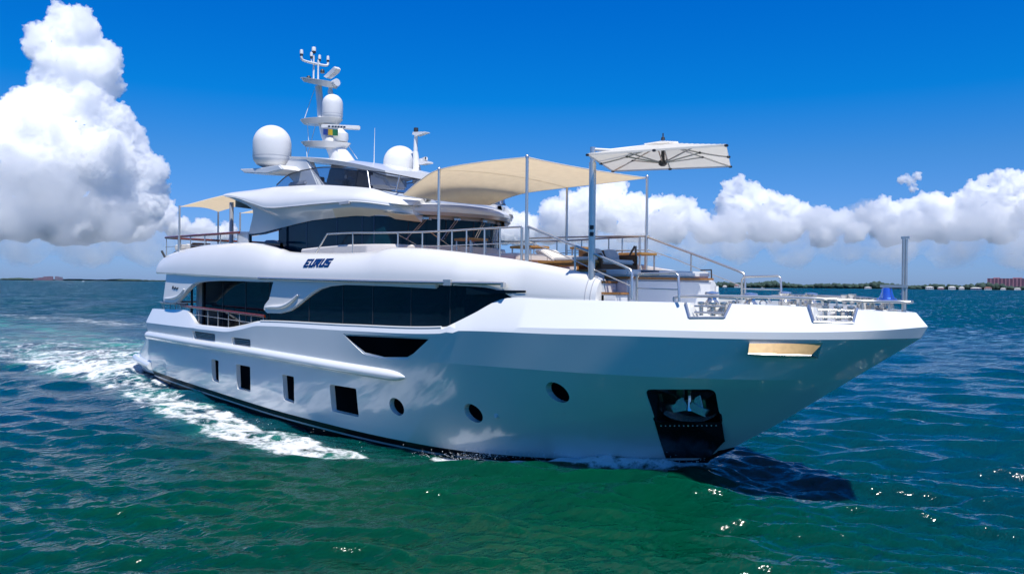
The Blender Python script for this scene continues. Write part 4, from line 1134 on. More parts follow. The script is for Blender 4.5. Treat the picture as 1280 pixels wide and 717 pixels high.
# ================================================================== CANVAS, PARASOL, FURNITURE
def sail_surface(A_, B_, C_, D_, sag, curve, n=26):
    """four cornered shade sail, edges drawn in, crown lifted"""
    A_, B_, C_, D_ = map(Vector, (A_, B_, C_, D_)); ctr = (A_ + B_ + C_ + D_) / 4; rows = []
    for i in range(n):
        u = i / (n - 1); row = []
        for j in range(n):
            v = j / (n - 1)
            p = (A_ * (1-u) + B_ * u) * (1-v) + (D_ * (1-u) + C_ * u) * v
            e = (4*u*(1-u)) * (1 - 4*v*(1-v)) + (4*v*(1-v)) * (1 - 4*u*(1-u))
            d = ctr - p; d.z = 0
            p = p + d * curve * e + Vector((0, 0, sag * (16*u*(1-u)*v*(1-v)) + sag * .6 * e))
            row.append(tuple(p))
        rows.append(row)
    return rows
def pole(mb, x, y, z0, z1, r=.04): mb.tube([(x, y, z0), (x, y, z1)], r, 10)

a, b = (-7.252, -2.600, 7.720), (-3.685, -2.600, 7.706)
t = thing("shade_sail", "large beige shade sail stretched over the forward lounge on four slim steel poles", "shade sail", (-5.3, 0, 4.9))
rows = []
Sa, Sf = ((-9.277, -2.300, 7.169)), (b[0], -2.6, b[2] - .05)
# canvas: aft edge fastened along the roof, the other corners on the poles
near = cr([(-9.293, -2.350, 7.153), (-8.372, -2.450, 7.491), a, (-5.432, -2.600, 7.756), b, (b[0] + .05, b[1], b[2])], 8)[:33]
far = cr([(-7.850, 0.000, 6.930), (-7.888, 1.500, 7.421), (-6.835, 2.600, 7.648), (-5.113, 2.600, 7.663), (-3.630, 2.600, 7.686), (-3.615, 2.600, 7.685)], 8)[:33]
n = 25
for i in range(33):
    row = []
    for j in range(n):
        v = j / (n - 1); p = Vector(near[i]).lerp(Vector(far[i]), v); q = 4 * v * (1 - v); u = i / 32
        p.z += .13 * q * (1 - .8 * abs(2 * u - 1)) - .10 * q * max(0, 1 - 6 * u)
        p.x += -.30 * q * max(0, (u - .7) / .3) ** 2 + .22 * q * max(0, (.3 - u) / .3) ** 2
        row.append(tuple(p))
    rows.append(row)
mb = MB().grid(rows); mb.grid([[(x, y, z - .012) for x, y, z in r] for r in rows])
sail = put("canvas", mb, M['canvas'], t, smooth=60)
mb = MB(); mb.tube(rows[0] + [r[-1] for r in rows][1:] + rows[-1][::-1][1:] + [r[0] for r in rows][::-1][1:], .018, 5); put("edge_rope", mb, M['linen'], sail, smooth=60)
mb = MB(); mb.tube([(x, y, z + .012) for x, y, z in rows[16]], .016, 5); put("seam", mb, M['linen'], sail, smooth=60)
for (x, y, z1) in ((a[0], -2.6, a[2]), (b[0], -2.6, b[2]), (-6.84, 2.6, 7.66), (-3.60, 2.6, 7.70)):
    mb = MB(); pole(mb, x, y, 4.8, z1, .042); mb.lathe([(0, 0), (.05, 0), (.05, .05), (0, .08)], (x, y, z1), 10)
    put("pole", mb, M['steel'], t, smooth=60)

# aft deck sails
for s, lab in ((-1, "small beige shade sail tied to the aft deck corner pole nearest the camera"), (1, "small beige shade sail over the aft upper deck, half behind the roof arm")):
    t = thing("shade_sail", lab, "shade sail", (-24, s * 2.5, 5.2), "shade sails over the aft upper deck")
    A_, B_, C_, D_ = (-23.95, s * 3.28, 7.62), (-19.9, s * 2.65, 7.98), (-19.9, s * .35, 7.95), (-26.1, s * .55, 7.72)
    rows = sail_surface(A_, B_, C_, D_, .12, .10)
    mb = MB().grid(rows).grid([[(x, y, z - .012) for x, y, z in r] for r in rows]); put("canvas", mb, M['canvas'], t, smooth=60)
    mb = MB(); pole(mb, A_[0], A_[1], 4.9, A_[2] + .05, .045); put("pole", mb, M['steel'], t, smooth=60)
    mb = MB(); pole(mb, D_[0], D_[1], 4.9, D_[2] + .05, .045); put("pole", mb, M['steel'], t, smooth=60)

# cantilever parasol
ux, uy = -.55, -1.1
pp = (-1.490, -2.600, 7.716)
t = thing("parasol", "square white cantilever parasol on a thick steel post beside the lounge steps", "parasol", (pp[0], -2.6, 4.5))
pc = (.02, -1.35, 7.78)
mb = MB(); mb.tube([(pp[0], -2.6, 4.5), (pp[0], -2.6, 7.35)], .085, 14); mb.tube([(pp[0], -2.6, 7.3), (pp[0], -2.6, pp[2])], .065, 14)
post = put("post", mb, M['steel'], t, smooth=60)
for z in (5.62, 5.78):
    mb = MB().box((pp[0] + .04, -2.66, z), (.09, .07, .10)); put("post_knob", mb, M['dark'], post, smooth=0, bevel=.01)
mb = MB(); mb.tube([(pp[0], -2.6, pp[2] - .05), (pp[0] + .35, -2.35, pp[2] - .08), (pc[0], pc[1], pc[2] + .03)], .035, 8); put("arm", mb, M['satin'], t, smooth=60)
Q = [(-1.588, -2.720, 7.539), (-0.316, -3.350, 6.958), (1.181, -0.850, 7.196), (0.212, 0.550, 7.974)]
pz = 7.40
Qc = [(-.94, -3.46), (-2.14, -.98), (.55, .29), (2.03, -2.47)]
apex = (-.12, -1.66, 7.80); hubp = (-.12, -1.66, 7.30)
def can_pt(u, v):
    a, b, c, d = [Vector((x, y, pz)) for x, y in Qc]
    p = (a * (1-u) + b * u) * (1-v) + (d * (1-u) + c * u) * v
    r = max(abs(2*u-1), abs(2*v-1)); k = min(abs(2*u-1), abs(2*v-1)) / max(r, 1e-6)
    p.z = pz + (apex[2] - pz) * (1 - r) ** 1.05 - .05 * (1 - r) * r * (1 - k) * 4 * .6
    return tuple(p)
mb = MB(); rows = [[can_pt(i / 24, j / 24) for j in range(25)] for i in range(25)]
mb.grid(rows); mb.grid([[(x, y, z - .012) for x, y, z in r] for r in rows])
rim = rows[0] + [r[-1] for r in rows][1:] + rows[-1][::-1][1:] + [r[0] for r in rows][::-1][1:-1]
mb.grid([rim, [(x, y, z - .05) for x, y, z in rim]], close=True)
canopy = put("canopy", mb, M['linen'], t, smooth=25)
mb = MB(); rows = [[can_pt(.5 + (i / 12 - .5) * .26, .5 + (j / 12 - .5) * .26) for j in range(13)] for i in range(13)]
mb.grid([[(x, y, z + .035) for x, y, z in r] for r in rows]); put("vent_flap", mb, M['linen'], canopy, smooth=30)
for k in range(8):
    e = [(0, 0), (.5, 0), (1, 0), (1, .5), (1, 1), (.5, 1), (0, 1), (0, .5)][k]
    pe = Vector(can_pt(*e)); pts = []
    for f in np.linspace(0, 1, 8):
        q = can_pt(.5 + (e[0] - .5) * f, .5 + (e[1] - .5) * f); pts.append((q[0], q[1], q[2] - .035))
    mb = MB().tube(pts, .018, 6); rib = put("rib", mb, M['steel'], t, smooth=60)
    mid = Vector(pts[4]); mb = MB().tube([hubp, tuple(mid)], .018, 6); put("strut", mb, M['steel'], rib, smooth=60)
    mb = MB().box(tuple(mid), (.06, .06, .05)); put("joint", mb, M['dark'], rib, smooth=0, bevel=.01)
    mb = MB().box((pts[-1][0], pts[-1][1], pts[-1][2] + .0), (.07, .07, .05)); put("rib_tip", mb, M['dark'], rib, smooth=0, bevel=.01)
mb = MB().lathe([(0, -.07), (.05, -.07), (.10, -.03), (.10, .05), (.05, .08), (.03, .5), (0, .5)], hubp, 14); put("hub", mb, M['dark'], t, smooth=40)
mb = MB().lathe([(0, 0), (.05, 0), (.04, .06), (.015, .08), (.015, .16), (0, .16)], (apex[0], apex[1], apex[2] + .05), 10); put("finial", mb, M['dark'], t, smooth=40)

# lounge furniture
DZ = 4.62
def deck_z(x): return min(flz(x) + .42, 4.62) if x > -4 else flz(x) + .42
def table(name, p, w_, d_, label, group=None):
    z0 = deck_z(p[0]); t = thing(name, label, "table", (p[0], p[1], z0), group)
    mb = MB().box((p[0], p[1], p[2] - .025), (w_, d_, .07)); put("table_top", mb, M['teakpale' if False else 'teak2'], t, smooth=0, bevel=.015)
    for sx in (-1, 1):
        for sy in (-1, 1):
            mb = MB().tube([(p[0] + sx * (w_/2 - .06), p[1] + sy * (d_/2 - .06), z0), (p[0] + sx * (w_/2 - .06), p[1] + sy * (d_/2 - .06), p[2] - .06)], .025, 6); put("leg", mb, M['steel'], t, smooth=60)
    return t
M['teak2'] = mat('oiled_teak', (.42, .22, .055), .45, noise=.2, nscale=12)
table("lounge_table", (-7.383, -1.200, 5.770), .75, .75, "small teak table nearest the dark bridge windows, behind the upper rail")
table("lounge_table", (-5.196, -0.900, 5.491), .85, .80, "small teak table beside the steel pole on the near side of the lounge")
table("lounge_table", (-2.910, 1.200, 5.319), .80, .80, "small teak table at the far fore corner of the lounge, below the far pole")
table("lounge_table", (-4.901, 1.000, 5.535), .45, .45, "smallest teak table in the lounge, just behind the parasol post")
# sun loungers
def lounger(p, label, back):
    z0 = deck_z(p[0]); t = thing("sun_lounger", label, "sun lounger", (p[0], p[1], z0), "sun loungers on the forward lounge")
    mb = MB().box((p[0], p[1], p[2] - .12), (1.9, .68, .07)); mb.box((p[0], p[1], p[2] - .19), (1.8, .60, .06)); put("frame", mb, M['teak2'], t, smooth=0, bevel=.015)
    for sx in (-1, 1):
        for sy in (-1, 1):
            mb = MB().box((p[0] + sx * .8, p[1] + sy * .28, (z0 + p[2] - .2) / 2), (.07, .07, p[2] - .2 - z0)); put("leg", mb, M['teak2'], t, smooth=0)
    mb = MB().box((p[0] + .25, p[1], p[2] - .04), (1.35, .62, .10)); put("mattress", mb, M['cushion'], t, smooth=30, bevel=.03)
    mb = MB().box((p[0] - .62, p[1], p[2] + back), (.62, .62, .10), ry=R(28)); put("backrest", mb, M['cushion'], t, smooth=30, bevel=.03)
lounger((-2.864, -1.700, 5.105), "teak sun lounger with ivory mattress nearest the starboard stair rail", .05)
lounger((-4.751, 0.100, 5.214), "teak sun lounger with ivory mattress, far one behind the lounger by the stair rail", .05)
# wicker sofa with pillows and a pale throw
p = (-2.223, -0.900, 4.950); z0 = 4.62
t = thing("wicker_sofa", "brown wicker sofa with ivory seat behind the parasol post", "sofa", (p[0], p[1], z0))
mb = MB().box((p[0], p[1] - .10, z0 + .17), (.72, 1.5, .30)); put("base", mb, M['wicker'], t, smooth=0, bevel=.03)
mb = MB().box((p[0] - .36, p[1] - .10, z0 + .36), (.12, 1.5, .68)); put("backrest", mb, M['wicker'], t, smooth=0, bevel=.03)
for s in (-1, 1):
    mb = MB().box((p[0], p[1] - .10 + s * .74, z0 + .30), (.72, .12, .56)); put("armrest", mb, M['wicker'], t, smooth=0, bevel=.03)
mb = MB().box((p[0] + .04, p[1] - .10, z0 + .38), (.60, 1.34, .12)); put("seat_cushion", mb, M['cushion'], t, smooth=30, bevel=.04)
def pillow(c, sx, sy, sz, rz, rx, label, group):
    mb = MB(); n = 14; rows = []
    for sgn in (1, -1):
        rows = []
        for i in range(n):
            u = 2 * i / (n - 1) - 1; r = []
            for j in range(n):
                v = 2 * j / (n - 1) - 1
                h = ((1 - u ** 4) * (1 - v ** 4)) ** .6
                mt = Matrix.Rotation(rz, 3, 'Z') @ Matrix.Rotation(rx, 3, 'Y')
                q = mt @ Vector((u * sx / 2 * (1 - .06 * v * v), v * sy / 2 * (1 - .06 * u * u), sgn * h * sz / 2))
                r.append((c[0] + q.x, c[1] + q.y, c[2] + q.z))
            rows.append(r)
        mb.grid(rows, flip=sgn < 0)
    o = put("pillow", mb, M['linen'], None, loc=(c[0], c[1], c[2] - sz / 2), smooth=60)
    return tag(o, label, "pillow", group)
pillow((p[0] - .16, p[1] - .38, z0 + .58), .34, .46, .16, .1, R(58), "plump white pillow at the near end of the brown wicker sofa", "pillows on the lounge furniture")
pillow((p[0] - .16, p[1] + .22, z0 + .58), .34, .46, .16, -.1, R(58), "plump white pillow at the far end of the brown wicker sofa", "pillows on the lounge furniture")
# folding backrest bar (black) by the steps
a, b = (-2.732, 0.400, 5.032), (-2.423, 0.400, 5.480)
mb = MB(); mb.tube([a, b], .03, 8); mb.tube([(b[0] + .03, b[1], b[2]), (b[0] + .05, b[1], 4.7)], .03, 8)
fb_ = put("folding_backrest", mb, M['dark'], None, loc=(a[0], a[1], 4.7), smooth=60); tag(fb_, "slim black folding backrest frame standing at the fore edge of the lounge", "backrest")
mb = MB().tube([(a[0], a[1], a[2]), (a[0], a[1], 4.7)], .022, 6); put("leg", mb, M['steel'], fb_, smooth=60)
# long pads against the bridge front
mb = MB(); 
p = (-5.613, -1.200, 5.270)
t = thing("sun_pad", "long ivory sun pad in front of the dark bridge windows", "sun pad", (p[0], 0, 4.7))
mb = MB().box((p[0], -.3, p[2] - .12), (1.6, 3.2, .24)); put("mattress", mb, M['cushion'], t, smooth=30, bevel=.06)
mb = MB().box((p[0], -.3, (4.6 + p[2] - .24) / 2), (1.5, 3.1, p[2] - .24 - 4.6)); put("base", mb, M['white'], t, smooth=0, bevel=.03)

# aft deck sofa with rolled white towels
p = (-25.864, -1.900, 5.778)
t = thing("aft_sofa", "dark sofa on the aft upper deck behind the varnished rail", "sofa", (p[0], p[1], 5.13))
mb = MB().box((p[0], p[1], 5.13 + (p[2] - 5.13) * .5), (2.2, .9, max(.3, p[2] - 5.13))); put("base", mb, M['dark'], t, smooth=0, bevel=.05)
mb = MB().box((p[0] + 1.0, p[1], p[2] + .10), (.2, .9, .5)); put("armrest", mb, M['wicker'], t, smooth=0, bevel=.05)
for k in range(3):
    c = (p[0] - .75 + k * .58, p[1] - .05, p[2] + .16)
    mb = MB(); mb.lathe([(0, -.40), (.10, -.40), (.155, -.37), (.16, 0), (.155, .37), (.10, .40), (0, .40)], c, 18, 'Y')
    o = put("rolled_towel", mb, M['linen'], None, loc=(c[0], c[1], c[2] - .16), smooth=50)
    tag(o, ["rolled white towel on the dark aft sofa, aftmost of the three", "rolled white towel on the dark aft sofa, middle of the three", "rolled white towel on the dark aft sofa, beside its brown armrest"][k], "towel", "rolled towels on the aft sofa")

# ================================================================== THE SEA
CAMX, CAMY = 10.8, -17.6
rng = np.random.RandomState(11)
NW = 96
lam = np.exp(rng.uniform(math.log(.32), math.log(7.0), NW))
wind = R(122)                                        # the way the chop runs
ang = wind + rng.normal(0, .42, NW)
kx, ky = 2 * math.pi / lam * np.cos(ang), 2 * math.pi / lam * np.sin(ang)
amp = .0090 * lam ** .80 * np.exp(-(lam / 5.0) ** 2)
ph = rng.uniform(0, 2 * math.pi, NW)
phi0, phi1 = R(45 + 62), R(45 + 208)                 # dense fan the way the photograph looks
def fan(n_in, n_out):
    a = np.linspace(R(135 - 46), R(135 + 46), n_in); b = np.linspace(R(135 + 46), R(135 - 46 + 360), n_out)[1:-1]
    return np.concatenate([a, b])
TH = fan(1250, 150)
rad_ = [0.0, 3, 6, 9, 11]
while rad_[-1] < 60000:
    r = rad_[-1]; rad_.append(r + min(max(.05, 1.15 * r * r / 4750), r * .05))
RA = np.array(rad_)
TT, RR = np.meshgrid(TH, RA)
X = CAMX + RR * np.cos(TT); Y = CAMY + RR * np.sin(TT)
DR = np.gradient(RA)[:, None] * np.ones_like(TT)
Z = np.zeros_like(X); DX = np.zeros_like(X); DY = np.zeros_like(X)
near = RA < 420
sub = np.ix_(near, np.arange(len(TH)))
Xs, Ys, Ds = X[sub], Y[sub], DR[sub]
z_, dx_, dy_ = np.zeros_like(Xs), np.zeros_like(Xs), np.zeros_like(Xs)
# patches where the wind has roughened or smoothed the water
gust = 1 + .22 * np.sin(Xs * .11 + Ys * .07 + 1.0) * np.sin(Xs * .05 - Ys * .13 + 2.0)
for i in range(NW):
    f = np.clip((lam[i] / Ds - 2.0) / 2.0, 0, 1)
    p_ = kx[i] * Xs + ky[i] * Ys + ph[i]
    c_, s_ = np.cos(p_), np.sin(p_)
    z_ += amp[i] * f * c_
    kk = math.hypot(kx[i], ky[i])
    dx_ -= .55 * amp[i] * f * s_ * kx[i] / kk; dy_ -= .55 * amp[i] * f * s_ * ky[i] / kk
lee = 1 - .35 * np.exp(-(((Xs + 1.5) / 9) ** 2 + ((Ys + 7) / 5.5) ** 2))      # calmer under the yacht's side
z_ *= gust * lee; dx_ *= lee; dy_ *= lee
Z[sub], DX[sub], DY[sub] = z_, dx_, dy_
# the waves the yacht makes: level along the hull, bow crest, wash astern
hx = np.linspace(-32, 4, 200)
prof = np.interp(hx, [-34, -30, -27, -24, -21.2, -17.7, -13.7, -10.4, -6.8, -4.8, -3.4, -1.35, .2, 1.3, 2.6], [.28, .42, .26, .12, .09, -.07, -.25, -.33, -.25, -.02, .14, .27, .38, .16, 0.0])
hbw = np.array([max(bw(x), 0) if x < .25 else 0 for x in hx])
def side_dist(Xq, Yq):
    b = np.interp(Xq, hx, hbw, left=3.1, right=0)
    return np.abs(Yq) - b
d = side_dist(X, Y)
out = np.clip(d, 0, None)
ahead = np.clip(X - .25, 0, None); astern = np.clip(-30.5 - X, 0, None)
lvl = np.interp(X, hx, prof)
Z += lvl * np.exp(-(out / 2.6) ** 1.3) * np.exp(-(ahead / 1.0) ** 2) * np.exp(-astern / 6)
# diverging bow wave: a ridge leaving the hull
ridge = 1.35 + (-.6 - X) * .26
rm = np.exp(-((out - np.clip(ridge, .3, 8)) / (.38 + .030 * np.clip(-X, 0, 30))) ** 2) * np.clip((1.0 - X) / 3.0, 0, 1) * np.exp(-np.clip(-X - 4, 0, None) / 14)
Z += .13 * rm * (X > -34)
bowl = np.exp(-((out - .28) / .22) ** 2) * np.exp(-((X + 1.6) / 3.0) ** 2)
Z += .08 * bowl
wk = np.exp(-(Y / 3.4) ** 2) * np.where(X < -29, np.exp(-(-29 - X) / 24), 0)
Z += wk * (.18 + .16 * np.sin(X * .55 + .4 * np.sin(Y)) )

def vnoise(x, y, seed, sc):
    r = np.random.RandomState(seed); g = r.rand(64, 64)
    x = x / sc; y = y / sc; xi = np.floor(x).astype(int); yi = np.floor(y).astype(int); fx, fy = x - xi, y - yi
    fx = fx * fx * (3 - 2 * fx); fy = fy * fy * (3 - 2 * fy)
    a = g[xi % 64, yi % 64]; b = g[(xi + 1) % 64, yi % 64]; c = g[xi % 64, (yi + 1) % 64]; dd = g[(xi + 1) % 64, (yi + 1) % 64]
    return (a * (1 - fx) + b * fx) * (1 - fy) + (c * (1 - fx) + dd * fx) * fy
nz = .5 * vnoise(X, Y, 1, 2.3) + .3 * vnoise(X, Y, 2, 1.0) + .2 * vnoise(X, Y, 3, .45)
# foam density 0..1
foam = np.zeros_like(X)
stbd = Y < 0
# band thrown off the side, from a point near the bow outward as it runs aft
inner = np.interp(X, [-33, -28, -21, -16, -12, -9, -7.2, -5], [-.2, .0, .25, .45, .75, 1.15, 1.6, 2.2])
outer = np.interp(X, [-50, -33, -28, -21, -15, -11, -8.6, -7.2, -6.3], [3.2, 2.9, 2.6, 3.0, 3.5, 3.8, 3.4, 2.5, 1.9])
mid_ = np.interp(X, [-50, -33, -15, -8, -6], [2.0, 1.8, 2.2, 2.2, 1.9])
dsd = np.abs(Y) - np.interp(X, hx, hbw, left=3.1, right=0)
band = np.clip((dsd - inner) / .35, 0, 1) * np.clip((outer - dsd) / .8, 0, 1) * np.clip((-6.0 - X) / 1.6, 0, 1)
strength = np.interp(X, [-60, -40, -30, -24, -16, -10, -7.5, -6.2], [.34, .50, .60, .62, .66, .74, .74, .45])
foam = np.maximum(foam, band * strength * np.where(X < -31, np.exp(-(-31 - X) / 40), 1))
# close to the plating aft
cl = np.clip(1 - dsd / .5, 0, 1) * (dsd > -.4) * np.clip((-19 - X) / 5, 0, 1) * (X > -31.5) * .62
foam = np.maximum(foam, cl)
# little curl of the bow wave along the waterline
curl = np.exp(-((dsd - .34) / .46) ** 2) * np.clip((X + 7.8) / 1.5, 0, 1) * np.clip((.9 - X) / 1.0, 0, 1) * (.88 + .16 * np.exp(-((X + 5.4) / 1.0) ** 2))
foam = np.maximum(foam, curl)
# wash astern
ast = np.clip((-29.3 - X) / 1.0, 0, 1) * np.clip((6.4 + .05 * np.clip(-30 - X, 0, None) - np.abs(Y)) / 1.8, 0, 1)
foam = np.maximum(foam, ast * (.50 + .36 * np.exp(-(-29.5 - X).clip(0) / 14)) * np.exp(-(-30 - X).clip(0) / 75))
foam = np.maximum(foam, .80 * np.exp(-((X + 31.8) / 2.4) ** 2 - (np.abs(Y) / 4.2) ** 4) * (X < -28.6))
# older lines of foam drifting farther out
old = np.exp(-((Y - 13 - .12 * (X + 90)) / 4.5) ** 2) * (X < -45) * .52 * np.exp(-((X + 90) / 45) ** 2)
foam = np.maximum(foam, old)
fm = np.clip(foam * (.62 + .85 * (.5 * vnoise(X, Y, 5, 3.1) + .5 * vnoise(X, Y, 6, 1.3))), 0, 1)
Z += np.where(near[:, None], fm * (nz - .35) * .22, 0)
churn = np.clip(ast * np.exp(-(-30 - X).clip(0) / 60) + .55 * band, 0, 1)     # aerated green water

Zf = WATER_Z + Z
verts = np.stack([X + DX, Y + DY, Zf], -1).reshape(-1, 3)
nt_, nr_ = len(TH), len(RA)
ii, jj = np.meshgrid(np.arange(nr_ - 1), np.arange(nt_), indexing='ij')
a_ = ii * nt_ + jj; b_ = ii * nt_ + (jj + 1) % nt_
quads = np.stack([a_, a_ + nt_, b_ + nt_, b_], -1).reshape(-1, 4)
me = bpy.data.meshes.new("sea")
me.vertices.add(len(verts)); me.vertices.foreach_set('co', verts.ravel())
me.loops.add(quads.size); me.loops.foreach_set('vertex_index', quads.ravel().astype(np.int32))
me.polygons.add(len(quads)); me.polygons.foreach_set('loop_start', np.arange(0, quads.size, 4, dtype=np.int32))
me.polygons.foreach_set('use_smooth', np.ones(len(quads), bool))
me.update(); me.validate()
for nm, arr in (("foam", fm), ("churn", churn)):
    at = me.attributes.new(nm, 'FLOAT', 'POINT'); at.data.foreach_set('value', arr.ravel().astype(np.float32))
sea = bpy.data.objects.new("sea", me); COL.objects.link(sea); setting(sea)
m = bpy.data.materials.new("sea_water"); t, b = nodes_of(m); L = t.links.new
def nd(tp, **kw):
    n = t.nodes.new(tp)
    for k, v in kw.items(): setattr(n, k, v)
    return n
def noise(scale, detail, rough=.55, vec=None, stretch=None):
    n = nd('ShaderNodeTexNoise'); n.inputs['Scale'].default_value = scale; n.inputs['Detail'].default_value = detail; n.inputs['Roughness'].default_value = rough
    if stretch:
        mp = nd('ShaderNodeMapping'); mp.inputs['Rotation'].default_value = (0, 0, stretch[0]); mp.inputs['Scale'].default_value = (stretch[1], stretch[2], 1)
        L(geo.outputs['Position'], mp.inputs[0]); L(mp.outputs[0], n.inputs['Vector'])
    else: L(geo.outputs['Position'], n.inputs['Vector'])
    return n
def ramp(src, stops):
    n = nd('ShaderNodeValToRGB'); e = n.color_ramp.elements
    while len(e) < len(stops): e.new(.5)
    for el, (p, c) in zip(e, stops): el.position = p; el.color = (*c, 1) if len(c) == 3 else c
    L(src, n.inputs[0]); return n
def math_(op, a, bb):
    n = nd('ShaderNodeMath', operation=op)
    for i, q in enumerate((a, bb)):
        if isinstance(q, (int, float)): n.inputs[i].default_value = q
        else: L(q, n.inputs[i])
    return n.outputs[0]
geo = nd('ShaderNodeNewGeometry')
# body colour of the water: patchy teal, greener near the hull to paint its reflection
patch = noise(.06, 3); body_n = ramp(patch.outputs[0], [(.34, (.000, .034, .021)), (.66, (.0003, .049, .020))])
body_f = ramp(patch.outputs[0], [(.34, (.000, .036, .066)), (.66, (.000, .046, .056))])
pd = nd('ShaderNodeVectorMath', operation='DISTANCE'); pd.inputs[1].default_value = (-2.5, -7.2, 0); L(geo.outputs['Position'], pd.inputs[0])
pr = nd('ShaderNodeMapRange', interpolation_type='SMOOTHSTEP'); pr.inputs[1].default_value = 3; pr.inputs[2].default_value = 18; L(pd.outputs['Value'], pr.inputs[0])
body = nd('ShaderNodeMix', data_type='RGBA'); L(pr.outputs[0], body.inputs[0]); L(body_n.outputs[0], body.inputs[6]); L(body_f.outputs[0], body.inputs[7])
at_f = nd('ShaderNodeAttribute', attribute_name='foam'); at_c = nd('ShaderNodeAttribute', attribute_name='churn')
mixc = nd('ShaderNodeMix', data_type='RGBA'); mixc.inputs[7].default_value = (.03, .27, .20, 1)
cn = noise(.5, 4); cfac = math_('MULTIPLY', at_c.outputs['Fac'], ramp(cn.outputs[0], [(.42, (0, 0, 0)), (.68, (.9, .9, .9))]).outputs[0])
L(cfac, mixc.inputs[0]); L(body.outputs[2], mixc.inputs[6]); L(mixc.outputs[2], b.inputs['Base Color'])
b.inputs['Subsurface Weight'].default_value = 1.0; b.inputs['Subsurface Radius'].default_value = (.5, .9, .9); b.inputs['Subsurface Scale'].default_value = .8
b.inputs['Roughness'].default_value = .10; b.inputs['IOR'].default_value = 1.333; b.inputs['Specular IOR Level'].default_value = .5
# ripples
n1 = noise(1.5, 4, .6, stretch=(R(-122), 1.0, .38)); n2 = noise(6.0, 3, .6, stretch=(R(-122), 1.0, .5)); n3 = noise(.35, 3, .6, stretch=(R(-122), 1.0, .30))
hsum = math_('ADD', math_('MULTIPLY', n1.outputs[0], .22), math_('ADD', math_('MULTIPLY', n2.outputs[0], .065), math_('MULTIPLY', n3.outputs[0], .55)))
bp = nd('ShaderNodeBump'); bp.inputs['Strength'].default_value = .60; bp.inputs['Distance'].default_value = 1.0
L(hsum, bp.inputs['Height'])
# farther off the chop is too small to see: scatter the facets directly
def vm(op, a, bb=None, sc=None):
    n = nd('ShaderNodeVectorMath', operation=op); L(a, n.inputs[0])
    if bb is not None:
        if isinstance(bb, tuple): n.inputs[1].default_value = bb
        else: L(bb, n.inputs[1])
    if sc is not None:
        if isinstance(sc, (int, float)): n.inputs['Scale'].default_value = sc
        else: L(sc, n.inputs['Scale'])
    return n
far_d = vm('LENGTH', geo.outputs['Position'])
far = nd('ShaderNodeMapRange', interpolation_type='SMOOTHSTEP'); far.inputs[1].default_value = 22; far.inputs[2].default_value = 150; L(far_d.outputs['Value'], far.inputs[0])
fa = noise(.9, 3, .6, stretch=(R(-122), 1.0, .45)); fb2 = noise(.10, 4, .7, stretch=(R(-122), 1.0, .35))
sa = vm('MULTIPLY', vm('SUBTRACT', fa.outputs['Color'], (.5, .5, .5)).outputs[0], (1.5, 1.5, 0)); sb = vm('MULTIPLY', vm('SUBTRACT', fb2.outputs['Color'], (.5, .5, .5)).outputs[0], (.7, .7, 0))
sl = vm('SCALE', vm('ADD', sa.outputs[0], sb.outputs[0]).outputs[0], sc=far.outputs[0])
# of distant chop only the faces turned towards the eye are seen
inc = vm('SCALE', vm('MULTIPLY', geo.outputs['Incoming'], (1, 1, 0)).outputs[0], sc=math_('ADD', math_('MULTIPLY', far.outputs[0], .27), .05))
nrm = vm('NORMALIZE', vm('ADD', vm('ADD', bp.outputs[0], sl.outputs[0]).outputs[0], inc.outputs[0]).outputs[0])
L(nrm.outputs[0], b.inputs['Normal'])
# foam: lacy, thresholded by its density
fn = noise(1.3, 9, .68); fv = nd('ShaderNodeTexVoronoi', feature='DISTANCE_TO_EDGE'); fv.inputs['Scale'].default_value = 1.7
wob = noise(1.1, 4); wm = nd('ShaderNodeVectorMath', operation='MULTIPLY_ADD'); wm.inputs[1].default_value = (.9, .9, .9)
L(wob.outputs['Color'], wm.inputs[0]); L(geo.outputs['Position'], wm.inputs[2]); L(wm.outputs[0], fv.inputs['Vector'])
fn2 = noise(4.5, 6, .7)
lace = math_('SUBTRACT', math_('ADD', math_('MULTIPLY', math_('SUBTRACT', fn.outputs[0], .5), 1.7), math_('ADD', math_('MULTIPLY', math_('SUBTRACT', fn2.outputs[0], .5), .7), .5)), math_('MULTIPLY', fv.outputs['Distance'], .75))
thr = math_('ADD', lace, at_f.outputs['Fac'])
mask = ramp(math_('MULTIPLY', thr, .8), [(.72, (0, 0, 0)), (.86, (.45, .45, .45)), (1.0, (1, 1, 1))])
# scattered wind caps
wc = noise(.55, 8, .7, stretch=(R(-122), 1.0, .35)); cap = ramp(wc.outputs[0], [(.90, (0, 0, 0)), (.96, (.5, .5, .5))])
zero = nd('ShaderNodeMath', operation='MAXIMUM'); L(mask.outputs[0], zero.inputs[0]); L(cap.outputs[0], zero.inputs[1])
gate = math_('MULTIPLY', zero.outputs[0], 1.0)
fb = nd('ShaderNodeBsdfPrincipled'); fb.inputs['Base Color'].default_value = (.74, .76, .76, 1); fb.inputs['Roughness'].default_value = .9; fb.inputs['Specular IOR Level'].default_value = .2
fbp = nd('ShaderNodeBump'); fbp.inputs['Strength'].default_value = .8; fbp.inputs['Distance'].default_value = .15; fnn = noise(5, 6, .7); L(fnn.outputs[0], fbp.inputs['Height']); L(fbp.outputs[0], fb.inputs['Normal'])
mx = nd('ShaderNodeMixShader'); L(gate, mx.inputs[0]); L(b.outputs[0], mx.inputs[1]); L(fb.outputs[0], mx.inputs[2]); L(mx.outputs[0], t.nodes['Material Output'].inputs['Surface'])
me.materials.append(m)

